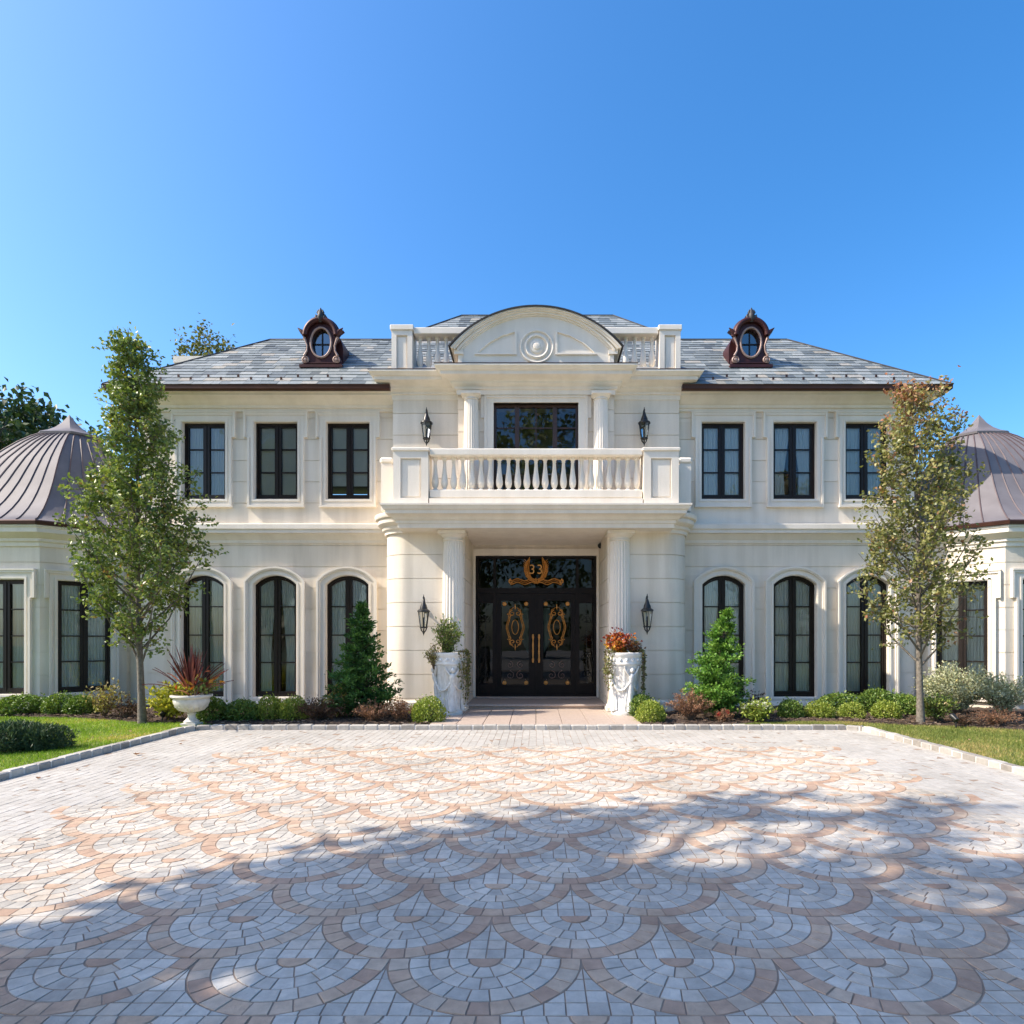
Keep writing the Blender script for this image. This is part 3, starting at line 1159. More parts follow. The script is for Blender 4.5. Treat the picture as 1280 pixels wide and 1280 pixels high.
ZS = 3.95
pier_l = rounded(-3.36, -1.56, PY, 15.7, 0.55)
for ol in (pier_l, mirror(pier_l)):
    mb = MB()
    mb.prism([(x + (0.018 if x < -2.4 else -0.018 if (x > 2.4 or -2 < x < 0) else 0.018), y + (0.018 if y < 14.5 else -0.018)) for x, y in ol], 0.0, ZS + 0.28)
    zz = 0.33
    zs = [0.0]
    while zz < ZS:
        zs.append(zz)
        zz += 0.522
    zs.append(ZS + 0.29)
    for k in range(len(zs) - 1):
        mb.prism(ol, zs[k] + (0.007 if k else 0), zs[k + 1] - 0.007)
    mb.build('portico_pier', M['stone'], house, 25)
    mb = MB()
    path = ol[:13] + [ol[13]] if ol is pier_l else ol
    if ol is pier_l:
        path = ol[:-2] + [(-2.0, PY)]
    else:
        path = [(2.0, PY)] + ol[2:]
    mb.sweep(path, [(0.0, 3.93), (0.05, 3.93), (0.055, 4.0), (0.10, 4.02), (0.115, 4.06), (0.10, 4.09), (0.16, 4.11), (0.20, 4.15), (0.21, 4.20), (0.19, 4.25), (0.25, 4.26), (0.27, 4.30), (0.27, 4.35), (0.0, 4.35)])
    mb.build('pier_moulding', M['trim'], house, 30)
    mb = MB()
    mb.sweep(path, [(0.0, 0.0), (0.06, 0.0), (0.06, 0.24), (0.03, 0.28), (0.0, 0.28)])
    mb.build('pier_plinth', M['trim'], house, 30)

# door recess walls and ceiling
mb = MB()
course_wall(mb, -1.56, 1.56, 0.17, ZS, DY, DY + 0.2, [(-1.5, 1.5, 0.17, 3.69)], 0.522, phase=0.33)
mb.build('recess_wall', M['stone'], house)
mb = MB()
mb.band([(-1.555, 0.17), (1.555, 0.17), (1.555, 3.86), (-1.555, 3.86)], [(-1.5, 0.171), (1.5, 0.171), (1.5, 3.69), (-1.5, 3.69)], DY - 0.06, DY - 0.001)
mb.build('door_surround', M['trim'], house)
# balcony slab (front body with its cornice)
BSX, BSY = 2.87, 13.1
mb = MB()
mb.prism([(-BSX, 13.62), (-BSX, BSY), (BSX, BSY), (BSX, 13.62)], ZS, 4.30)
mb.prism([(-1.555, 15.499), (-1.555, 13.621), (1.555, 13.621), (1.555, 15.499)], ZS, 4.28)
mb.sweep([(-BSX, 13.9), (-BSX, BSY), (BSX, BSY), (BSX, 13.9)], [(0.0, ZS + 0.001), (0.03, ZS + 0.001), (0.03, 4.03), (0.06, 4.045), (0.06, 4.10), (0.10, 4.115), (0.13, 4.16), (0.21, 4.21), (0.24, 4.215), (0.24, 4.28), (0.28, 4.30), (0.31, 4.36), (0.33, 4.37), (0.33, 4.405), (0.0, 4.405)])
mb.build('balcony_slab', M['trim'], house, 30)
mb = MB()
top = rounded(-3.5, 0, 13.5, 14.55, 0.6)
mb.prism([(-BSX - 0.3, 13.9), (-BSX - 0.3, 12.82), (BSX + 0.3, 12.82), (BSX + 0.3, 13.9)], 4.4055, 4.415)
mb.prism([(-3.45, 14.3), (-3.45, 13.95), (-3.2, 13.6), (3.2, 13.6), (3.45, 13.95), (3.45, 14.3)], 4.30, 4.404)
mb.build('balcony_floor', M['trim'], house)

ba = MB()
BRY = 13.02
for s_ in (-1, 1):
    xa, xb = sorted((s_ * 3.0, s_ * 2.23))
    panelled_post(ba, xa, xb, BRY, BRY + 0.5, 4.416, 5.615, 0.15, 0.07)
    xa, xb = sorted((s_ * 3.36, s_ * 3.12))
    ba.box(xa, xb, 13.52, 14.28, 4.405, 5.42)
    ba.bbox(xa - 0.03, xb + 0.03, 13.50, 14.29, 5.421, 5.56, 0.04)
    xa, xb = sorted((s_ * 3.12, s_ * 2.95))
    ba.box(xa, xb, 13.521, 13.72, 4.405, 5.40)
ba.box(-2.2295, 2.2295, BRY + 0.0, BRY + 0.40, 4.416, 4.56)
ba.box(-2.2295, 2.2295, BRY + 0.08, BRY + 0.34, 4.56, 4.585)
ba.bbox(-2.2295, 2.2295, BRY + 0.05, BRY + 0.36, 4.585, 4.75, 0.012)
ba.bbox(-2.2295, 2.2295, BRY + 0.02, BRY + 0.38, 5.465, 5.605, 0.015)
balcony = ba.build('balustrade', M['trim'], house)
bm_ = MB(); balu(bm_, 0, 0, 0, 0.715, 1.12)
bal1 = None
for k in range(23):
    loc = (-2.2295 + 4.459 * (k + 0.5) / 23, BRY + 0.205, 4.75)
    if bal1 is None:
        bal1 = bm_.build('baluster', M['trim'], balcony, 45, loc)
    else:
        copy_part(bal1, balcony, loc)

# landing
mb = MB()
mb.bbox(-1.57, 1.57, 13.84, DY + 0.1, 0.0, 0.165, 0.006)
mb.bbox(-1.62, 1.68, 13.80, 13.95, 0.115, 0.172, 0.022)
mb.bbox(-1.5, 1.5, DY - 0.18, DY + 0.1, 0.16, 0.20, 0.008)
mb.build('entrance_step', M['step'], house)

# -------- front door
fr = MB()
fr.band([(-1.5, 0.2), (1.5, 0.2), (1.5, 3.69), (-1.5, 3.69)], [(-1.44, 0.24), (1.44, 0.24), (1.44, 3.63), (-1.44, 3.63)], 0.02, 0.2)
fr.box(-1.44, 1.44, 0.03, 0.19, 2.76, 2.90)
for s_ in (-1, 1):
    fr.box(s_ * 1.03 - 0.05, s_ * 1.03 + 0.05, 0.025, 0.195, 0.24, 2.76)
    fr.box(s_ * 1.03 - 0.035, s_ * 1.03 + 0.035, 0.04, 0.185, 2.90, 3.63)
    fr.box(s_ * 1.26 - 0.18, s_ * 1.26 + 0.18, 0.06, 0.18, 0.24, 0.52)
    fr.box(s_ * 1.26 - 0.18, s_ * 1.26 + 0.18, 0.06, 0.18, 2.52, 2.76)
dframe = fr.build('door_frame', M['door'], house, loc=(0, DY, 0))
gl = MB()
for (xa, xb, za, zb) in ((-1.44, -1.08, 0.52, 2.52), (1.08, 1.44, 0.52, 2.52), (-1.44, -1.065, 2.9, 3.63), (-0.995, 0.995, 2.9, 3.63), (1.065, 1.44, 2.9, 3.63)):
    i = gl.av([(xa, 0.1, za), (xb, 0.1, za), (xb, 0.1, zb), (xa, 0.1, zb)])
    gl.af((i, i + 1, i + 2, i + 3))
gl.build('pane', M['darkpane'], dframe)
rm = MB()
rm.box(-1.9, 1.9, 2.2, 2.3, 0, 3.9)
rm.build('room_wall', M['interior'], dframe)


def scroll(mb, cx, cz, r0, turns, start, sgn, th, y, n=26):
    pts = []
    for k in range(n + 1):
        t = k / n
        a = start + sgn * turns * 2 * PI * t
        rr = r0 * (1 - 0.85 * t)
        pts.append((cx + rr * math.cos(a), y, cz + rr * math.sin(a)))
    mb.tube(pts, [th * (1 - 0.4 * k / n) for k in range(n + 1)], 6)


for s_ in (-1, 1):
    sw = MB()    # sidelight ironwork
    for zz in (0.75, 1.2, 1.65, 2.1):
        for q in (-1, 1):
            scroll(sw, s_ * 1.26 + q * 0.07, zz, 0.085, 1.3, PI / 2, q, 0.009, 0.07)
    sw.tube([(s_ * 1.26, 0.07, 0.52), (s_ * 1.26, 0.07, 2.52)], 0.008, 6)
    sw.build('ironwork', M['iron'], dframe, 60)


def door_leaf(sg):
    """sg=-1 left leaf (hinged left); local x from the meeting edge"""
    lf = MB()
    x0, x1 = sorted((sg * 0.004, sg * 0.98))
    gx0, gx1 = sorted((sg * 0.18, sg * 0.865))
    lf.band([(x0, 0.215), (x1, 0.215), (x1, 2.755), (x0, 2.755)], [(gx0, 0.48), (gx1, 0.48), (gx1, 2.58), (gx0, 2.58)], 0.05, 0.13)
    lf.band([(gx0 - 0.045, 0.435), (gx1 + 0.045, 0.435), (gx1 + 0.045, 2.625), (gx0 - 0.045, 2.625)], [(gx0 - 0.005, 0.475), (gx1 + 0.005, 0.475), (gx1 + 0.005, 2.585), (gx0 - 0.005, 2.585)], 0.032, 0.0495)
    leaf = lf.build('door_leaf', M['door'], house, loc=(0, DY, 0))
    p_ = MB()
    i_ = p_.av([(gx0, 0.10, 0.48), (gx1, 0.10, 0.48), (gx1, 0.10, 2.58), (gx0, 0.10, 2.58)])
    p_.af((i_, i_ + 1, i_ + 2, i_ + 3))
    p_.build('pane', M['darkpane'], leaf)
    cx = sg * 0.52
    m_ = MB()
    y = 0.07
    # long scrolled gilt cartouche around an oval
    for q in (-1, 1):
        pts = []
        for k in range(31):
            t = k / 30
            z = 1.42 + 1.0 * t
            wdt = 0.075 + 0.125 * math.sin(PI * min(1, max(0, t))) ** 0.6 * (1 + 0.16 * math.cos(4 * PI * t))
            if t < 0.06 or t > 0.94:
                wdt *= 0.55
            pts.append((cx + q * wdt, y, z))
        m_.tube(pts, [0.016 + 0.013 * math.sin(PI * k / 30) for k in range(31)], 6, squash=0.6)
        m_.tube([(a[0] - q * 0.035, y + 0.004, a[2]) for a in pts[5:26]], 0.011, 6)
        scroll(m_, cx + q * 0.07, 2.27, 0.075, 1.2, PI * (0.5), -q, 0.017, y)
        scroll(m_, cx + q * 0.065, 1.55, 0.07, 1.2, -PI * 0.5, q, 0.017, y)
        scroll(m_, cx + q * 0.15, 2.20, 0.06, 1.1, PI * 0.2 if q > 0 else PI * 0.8, q, 0.014, y)
        scroll(m_, cx + q * 0.15, 1.66, 0.06, 1.1, -PI * 0.2 if q > 0 else -PI * 0.8, -q, 0.014, y)
    m_.tube([(cx + 0.085 * math.cos(2 * PI * k / 28), y, 1.92 + 0.18 * math.sin(2 * PI * k / 28)) for k in range(29)], 0.012, 6)
    m_.tube([(cx, y, 1.34), (cx, y, 1.42), (cx, y, 1.50)], [0.004, 0.02, 0.006], 6)
    m_.tube([(cx, y, 2.36), (cx, y, 2.42), (cx, y, 2.50)], [0.006, 0.022, 0.004], 6)
    m_.build('scrollwork', M['gold'], leaf, 60)
    iw = MB()
    for q in (-1, 1):
        for zz, rr in ((0.72, 0.11), (0.98, 0.09)):
            scroll(iw, cx + q * 0.13, zz, rr, 1.3, PI / 2, q, 0.009, 0.075)
        for zz in (0.62, 0.66, 0.84):
            iw.lathe([(0.012, 0), (0.012, 0.01), (0.002, 0.018)], 8, (cx + q * (0.26 if zz < 0.64 else 0.12), 0.075, zz), axis='y')
    iw.build('ironwork', M['palecopper'], leaf, 60)
    r0_ = None
    for xx in (sg * 0.245, sg * 0.785):
        for zz in (0.535, 2.50):
            if r0_ is None:
                r_ = MB()
                r_.lathe([(0.052, 0.0), (0.052, 0.012), (0.04, 0.022), (0.036, 0.018), (0.02, 0.03), (0.002, 0.034)], 20, axis='y')
                r0_ = r_.build('rosette', M['gold'], leaf, 45, (xx, 0.05, zz))
            else:
                copy_part(r0_, leaf, (xx, 0.05, zz))
    h_ = MB()
    hx = sg * 0.075
    h_.tube([(hx, -0.03, 1.04 + 0.70 * k / 10) for k in range(11)], [0.022, 0.03, 0.017, 0.02, 0.024, 0.018, 0.024, 0.02, 0.017, 0.03, 0.022], 8)
    for zz in (1.10, 1.68):
        h_.tube([(hx, 0.05, zz), (hx, -0.03, zz)], 0.014, 6)
    h_.build('handle', M['gold'], leaf, 50)
    d_ = MB()
    n = 40
    rows = []
    for k, (zz, wd) in enumerate(((2.4, 0.16), (2.0, 0.18), (1.6, 0.20), (1.38, 0.16), (1.25, 0.10))):
        rows.append([(sg * (0.19 + wd * q / n), 0.26 + 0.014 * math.sin(q * 0.9), zz + 0.18 * (q / n) * (1 if k > 2 else 0)) for q in range(n + 1)])
    d_.loops(rows, False)
    d_.build('drape', M['drape'], leaf, 80)
    return leaf


door_leaf(-1)
door_leaf(1)

# number emblem over the door
em = MB()
y = -0.02
for q in (-1, 1):
    W_ = [(0.0, 3.03), (0.10, 3.085), (0.185, 3.19), (0.225, 3.32), (0.23, 3.43), (0.205, 3.55), (0.155, 3.655)]
    for (k0, th) in ((0.0, 0.036), (0.055, 0.03), (-0.05, 0.026)):
        pts, rs = [], []
        for k in range(25):
            f_ = k / 24 * (len(W_) - 1)
            i_ = min(len(W_) - 2, int(f_))
            u = f_ - i_
            x = W_[i_][0] + (W_[i_ + 1][0] - W_[i_][0]) * u
            z = W_[i_][1] + (W_[i_ + 1][1] - W_[i_][1]) * u
            e = math.sin(PI * k / 24) ** 0.6
            pts.append((q * (x + k0 * e), y, z - 0.03 * abs(k0) / 0.05 * (k / 24)))
            rs.append(th * (0.45 + 0.75 * e))
        em.tube(pts, rs, 6, squash=0.6)
    for k in range(9):      # feather tips along the outer edge
        t_ = 0.25 + 0.07 * k
        f_ = t_ * (len(W_) - 1)
        i_ = min(len(W_) - 2, int(f_))
        x, z = W_[i_][0] + (W_[i_ + 1][0] - W_[i_][0]) * (f_ - i_), W_[i_][1] + (W_[i_ + 1][1] - W_[i_][1]) * (f_ - i_)
        em.tube([(q * (x + 0.02), y - 0.005, z), (q * (x + 0.085), y, z + 0.075)], [0.022, 0.006], 5, squash=0.6)
    # ribbon scroll
    pts = [(q * (0.02 + 0.62 * k / 14), y, 3.05 + 0.028 * math.sin(k * 0.8)) for k in range(15)]
    em.tube([(a, b, c + 0.045) for a, b, c in pts], 0.03, 6, squash=0.6)
    em.tube([(a, b, c - 0.045) for a, b, c in pts], 0.026, 6, squash=0.6)
    em.tube([(a, b + 0.01, c) for a, b, c in pts], 0.016, 6, squash=0.6)
    scroll(em, q * 0.62, 3.05, 0.06, 1.1, PI / 2, -q, 0.02, y)
em.tube([(0, y, 3.0), (0, y, 3.06), (0, y, 3.14)], [0.03, 0.05, 0.02], 8, squash=0.6)
emb = em.build('number_emblem', M['gold'], house, 50, (0, DY, 0))
for k, xx in enumerate((-0.095, 0.095)):
    cu = bpy.data.curves.new('numeral', 'FONT')
    cu.body = '3'
    cu.size = 0.33
    cu.extrude = 0.02
    cu.offset = -0.002
    cu.align_x = 'CENTER'
    tmp = bpy.data.objects.new('numeral', cu)
    COL.objects.link(tmp)
    bpy.context.view_layer.update()
    me = bpy.data.meshes.new_from_object(tmp.evaluated_get(bpy.context.evaluated_depsgraph_get()))
    bpy.data.objects.remove(tmp)
    bpy.data.curves.remove(cu)
    me.transform(Matrix.Rotation(R(90), 4, 'X'))
    me.materials.clear()
    me.materials.append(M['gold'])
    link('numeral', me, emb, (xx, -0.03, 3.24))

# -------- towers


TH_ = [(0.0, 6.70), (0.09, 6.55), (0.18, 6.36), (0.27, 6.13), (0.355, 5.89), (0.45, 5.56), (0.542, 5.22), (0.63, 4.94), (0.713, 4.715), (0.80, 4.52), (0.89, 4.36), (0.96, 4.25), (1.01, 4.205)]


def tower_plan(cx, cy, t, s, ins=0.0):
    """CCW chamfered plan: t=0 at the collar, 1 at the eave; s=+1 has its short side at +x; ins insets all walls"""
    k = math.tan(PI / 8) * ins
    a = 0.40 + 1.80 * t - ins
    hi = 0.325 + 0.595 * t - k
    ho = 0.325 + 2.075 * t - k
    c = 0.26 + 1.02 * t - ins + k
    if s > 0:
        l_, r_ = ho, hi
    else:
        l_, r_ = hi, ho
    return [(cx - l_, cy - a), (cx + r_, cy - a), (cx + r_ + c, cy - a + c), (cx + r_ + c, cy + a - c), (cx + r_, cy + a), (cx - l_, cy + a), (cx - l_ - c, cy + a - c), (cx - l_ - c, cy - a + c)]


tw = make_window(1.0, 2.52, 0, (0.70, 1.28, 1.87), 0.40, 'tower_window')
first = True
for (tx, ty, sd) in ((-11.74, 15.70, 1), (11.15, 15.70, -1)):
    WP = tower_plan(tx, ty, 1.0, sd, 0.22)
    mb = MB()
    wins = []
    for k in range(8):
        p, q = Vector(WP[k]), Vector(WP[(k + 1) % 8])
        L = (q - p).length
        ang = math.atan2((q - p).y, (q - p).x)
        mb.m = Matrix.Translation((p.x, p.y, 0)) @ Matrix.Rotation(ang, 4, 'Z')
        wx = None
        if k == 0:
            wx = tx + 0.02 - p.x
        elif (k == 1 and sd > 0) or (k == 7 and sd < 0):
            wx = L / 2
        course_wall(mb, 0, L, 0.0, 4.1, 0.0, 0.2, [(wx - 0.51, wx + 0.51, 0.40, 2.95)] if wx is not None else [], 0.497, phase=0.33)
        if wx is not None:
            wins.append((p + (q - p).normalized() * wx, ang))
    mb.m = None
    mb.build('tower_wall', M['stone'], house)
    for p, ang in wins:
        loc = Vector((p.x, p.y, 0.41))
        if first:
            tw.location = loc
            tw.rotation_euler = (0, 0, ang)
            first = False
        else:
            copy_part(tw, house, loc, ang)
    mb = MB()
    mb.sweep(WP, [(0.0, 3.66), (0.03, 3.66), (0.035, 3.74), (0.07, 3.77), (0.07, 3.83), (0.11, 3.85), (0.15, 3.91), (0.2, 3.95), (0.2, 4.04), (0.22, 4.06), (0.22, 4.10), (0.0, 4.10)], closed=True)
    mb.build('tower_cornice', M['trim'], house, 30)
    mb = MB()
    mb.sweep(WP, [(0.0, 4.101), (0.21, 4.101), (0.26, 4.11), (0.27, 4.18), (0.25, 4.2), (0.0, 4.2)], closed=True)
    mb.build('tower_gutter', M['gutter'], house, 30)
    mb = MB()
    mb.loops([[(x, y_, z) for x, y_ in tower_plan(tx, ty, t_, sd)] for t_, z in TH_[::-1]], True)
    mb.prism(tower_plan(tx, ty, 0.005, sd), 6.6, 6.70)
    capr = []
    for f_, z in ((1.16, 6.655), (1.17, 6.71), (0.86, 6.78), (0.58, 6.88), (0.32, 7.02), (0.10, 7.19), (0.004, 7.265)):
        capr.append([(tx + (x - tx) * f_, ty + (y_ - ty) * f_, z) for x, y_ in tower_plan(tx, ty, 0.0, sd)])
    mb.loops(capr, True, True, True)
    tr = mb.build('tower_roof', M['lead'], house, 25)
    sm = MB()
    for k in range(8):
        p1, p2 = tower_plan(tx, ty, 1.0, sd)[k], tower_plan(tx, ty, 1.0, sd)[(k + 1) % 8]
        n = max(2, round(math.hypot(p1[0] - p2[0], p1[1] - p2[1]) / 0.44))
        for q_ in range(n):
            pts = []
            for t_, z in TH_:
                o_ = tower_plan(tx, ty, t_, sd)
                a, b = Vector(o_[k]), Vector(o_[(k + 1) % 8])
                q = a + (b - a) * q_ / n
                pts.append((q.x, q.y, z + 0.010))
            sm.tube(pts, 0.015, 4)
    sm.build('standing_seam', M['seam'], tr)

# wall infill between wing ends and towers
for xa, xb in ((-10.2, XL + 0.1), (XR - 0.1, 9.7)):
    mb = MB()
    mb.box(xa, xb, 15.0, 15.2, 0, 3.9)
    mb.build('link_wall', M['stone'], house)

# -------- slate roof
EXL, EXR, EY0, EY1 = XL - 0.53, XR + 0.53, WY - 0.53, 24.53
INS, RZ = 2.66, 9.64
XA, XB, YA, YB = EXL + INS, EXR - INS, EY0 + INS, EY1 - INS
rb = MB()
SLP = (RZ - Z_EAVE) / INS
NX, NY = 3.45, 14.95                                # the central block stands in a notch of the front slope
zE, zN, zR = Z_EAVE - 0.03, Z_EAVE - 0.03 + (NY - EY0) * SLP, RZ - 0.03
V_ = [(EXL, EY0, zE), (-NX, EY0, zE), (-NX, NY, zN), (NX, NY, zN), (NX, EY0, zE), (EXR, EY0, zE), (EXR, EY1, zE), (EXL, EY1, zE),
      (XA, YA, zR), (-NX, YA, zR), (NX, YA, zR), (XB, YA, zR), (XB, YB, zR), (XA, YB, zR), (-NX, NY, zE), (NX, NY, zE)]
i = rb.av(V_)
for q in ((0, 1, 2, 9, 8), (2, 3, 10, 9), (4, 5, 11, 10, 3), (5, 6, 12, 11), (6, 7, 13, 12), (7, 0, 8, 13), (8, 9, 10, 11, 12, 13),
          (1, 14, 2), (14, 15, 3, 2), (15, 4, 3), (0, 7, 14, 1), (14, 7, 6, 15), (15, 6, 5, 4)):
    rb.af([i + k for k in q])
roof = rb.build('roof', M['membrane'], house)


def slates(mb, p0, u, v, poly, expo=0.225, wid=0.32):
    """overlapping slates over a convex polygon given in (u,v) metres on the plane"""
    p0, u, v = Vector(p0), Vector(u).normalized(), Vector(v).normalized()
    nrm = u.cross(v)
    if nrm.z < 0:
        nrm = -nrm
    us = [a for a, b in poly]
    vs_ = [b for a, b in poly]
    edges = []
    m = len(poly)
    ccw = sum(poly[k][0] * poly[(k + 1) % m][1] - poly[(k + 1) % m][0] * poly[k][1] for k in range(m)) > 0
    for k in range(m):
        a, b = poly[k], poly[(k + 1) % m]
        nx, ny = -(b[1] - a[1]), (b[0] - a[0])
        if not ccw:
            nx, ny = -nx, -ny
        edges.append((nx, ny, nx * a[0] + ny * a[1]))
    y_ = min(vs_)
    row = 0
    while y_ < max(vs_):
        x_ = min(us) - rng.uniform(0, wid)
        e = expo * (1 - 0.22 * (y_ - min(vs_)) / max(0.1, max(vs_) - min(vs_)))
        while x_ < max(us):
            w_ = wid * rng.uniform(0.55, 1.25)
            q = [(x_ + 0.003, y_ - rng.uniform(0, 0.012)), (x_ + w_ - 0.003, y_ - rng.uniform(0, 0.012)), (x_ + w_ - 0.003, y_ + e * 1.25), (x_ + 0.003, y_ + e * 1.25)]
            for ed in edges:
                q = clip(q, *ed)
                if len(q) < 3:
                    break
            if len(q) >= 3 and area(q) > 0.0006:
                t = min(1, max(0, rng.gauss(0.5, 0.22)))
                if rng.random() < 0.03:
                    t = rng.uniform(0.85, 0.95)
                hz = rng.uniform(0.011, 0.02)
                top_ = []
                low_ = []
                for a, b in q:
                    f_ = 1 - (b - y_) / (e * 1.25)
                    P = p0 + u * a + v * b
                    top_.append(P + nrm * (0.002 + hz * f_))
                    low_.append(P - nrm * 0.004)
                n = len(q)
                i_ = mb.av(top_ + low_)
                o = [i_ + k for k in range(n)]
                mb.af(o if ccw_uv(u, v) else o[::-1], t)
                for k in range(n):
                    k2 = (k + 1) % n
                    mb.af((i_ + n + k, i_ + n + k2, i_ + k2, i_ + k), t)
            x_ += w_
        y_ += e
        row += 1


def ccw_uv(u, v):
    return u.cross(v).z > 0


SL = math.hypot(INS, RZ - Z_EAVE)
sl = MB()
Wf = EXR - EXL
Ws = EY1 - EY0
slates(sl, (EXL, EY0, Z_EAVE), (1, 0, 0), (0, INS, RZ - Z_EAVE), [(0, 0), (-NX - EXL, 0), (-NX - EXL, SL), (INS, SL)])
VN = (NY - EY0) / INS * SL
slates(sl, (EXL, EY0, Z_EAVE), (1, 0, 0), (0, INS, RZ - Z_EAVE), [(-NX - EXL + 0.005, VN), (NX - EXL - 0.005, VN), (NX - EXL - 0.005, SL), (-NX - EXL + 0.005, SL)])
slates(sl, (EXL, EY0, Z_EAVE), (1, 0, 0), (0, INS, RZ - Z_EAVE), [(NX - EXL, 0), (Wf, 0), (Wf - INS, SL), (NX - EXL, SL)])
slates(sl, (EXR, EY0, Z_EAVE), (0, 1, 0), (-INS, 0, RZ - Z_EAVE), [(0, 0), (Ws, 0), (Ws - INS, SL), (INS, SL)], wid=0.5)
slates(sl, (EXL, EY1, Z_EAVE), (0, -1, 0), (INS, 0, RZ - Z_EAVE), [(0, 0), (Ws, 0), (Ws - INS, SL), (INS, SL)], wid=0.5)
sl.build('slate', M['slate'], roof)
rd = MB()
for (a, b) in (((EXL, EY0, Z_EAVE), (XA, YA, RZ)), ((EXR, EY0, Z_EAVE), (XB, YA, RZ)), ((XA, YA, RZ), (XB, YA, RZ))):
    rd.tube([Vector(a) + Vector((0, 0, 0.012)), Vector(b) + Vector((0, 0, 0.012))], 0.028, 6)
rd.build('ridge_cap', M['membrane'], roof)
# raised centre of the roof
cb = MB()
RX0, RX1, RY0, RY1, RT, RTY = -4.6, 4.6, 17.2, 22.6, 11.52, 19.1
tx0, tx1 = -2.27, 2.36
i = cb.av([(RX0, RY0, RZ - 0.02), (RX1, RY0, RZ - 0.02), (RX1, RY1, RZ - 0.02), (RX0, RY1, RZ - 0.02), (tx0, RTY, RT - 0.03), (tx1, RTY, RT - 0.03), (tx1, RY1 - 1.9, RT - 0.03), (tx0, RY1 - 1.9, RT - 0.03)])
for q in ((0, 1, 5, 4), (1, 2, 6, 5), (2, 3, 7, 6), (3, 0, 4, 7), (4, 5, 6, 7)):
    cb.af([i + k for k in q])
croof = cb.build('raised_roof', M['membrane'], house)
cs = MB()
S2 = math.hypot(RTY - RY0, RT - RZ)
slates(cs, (RX0, RY0, RZ), (1, 0, 0), (0, RTY - RY0, RT - RZ), [(0, 0), (RX1 - RX0, 0), (tx1 - RX0, S2), (tx0 - RX0, S2)])
cs.build('slate', M['slate'], croof)
cs = MB()
for (a, b) in (((RX0, RY0, RZ), (tx0, RTY, RT)), ((RX1, RY0, RZ), (tx1, RTY, RT)), ((tx0, RTY, RT), (tx1, RTY, RT))):
    cs.tube([Vector(a) + Vector((0, 0, 0.01)), Vector(b) + Vector((0, 0, 0.01))], 0.03, 6)
cs.build('ridge_cap', M['membrane'], croof)

# snow guards
sg0 = None
slope = (RZ - Z_EAVE) / INS
for side in (-1, 1):
    for rowk, (dd, ph) in enumerate(((0.22, 0.0), (0.36, 0.36))):
        x = 4.25 + ph
        while x < 9.0 - dd:
            loc = (side * x + (-0.2), EY0 + dd, Z_EAVE + dd * slope + 0.015)
            if sg0 is None:
                s_ = MB()
                s_.box(-0.024, 0.024, -0.005, 0.12, -0.012, 0.010)
                s_.box(-0.024, 0.024, -0.018, -0.006, -0.012, 0.055)
                sg0 = s_.build('snow_guard', M['gutter'], roof, loc=loc)
            else:
                copy_part(sg0, roof, loc)
            x += 0.69

# chimney behind the left hip
mb = MB()
mb.box(-9.85, -8.6, 17.3, 18.3, 6.0, 9.18)
mb.box(-9.93, -8.55, 17.24, 18.36, 9.181, 9.24)
mb.box(-9.99, -8.49, 17.18, 18.42, 9.241, 9.42)
mb.build('chimney', M['stone'], house)


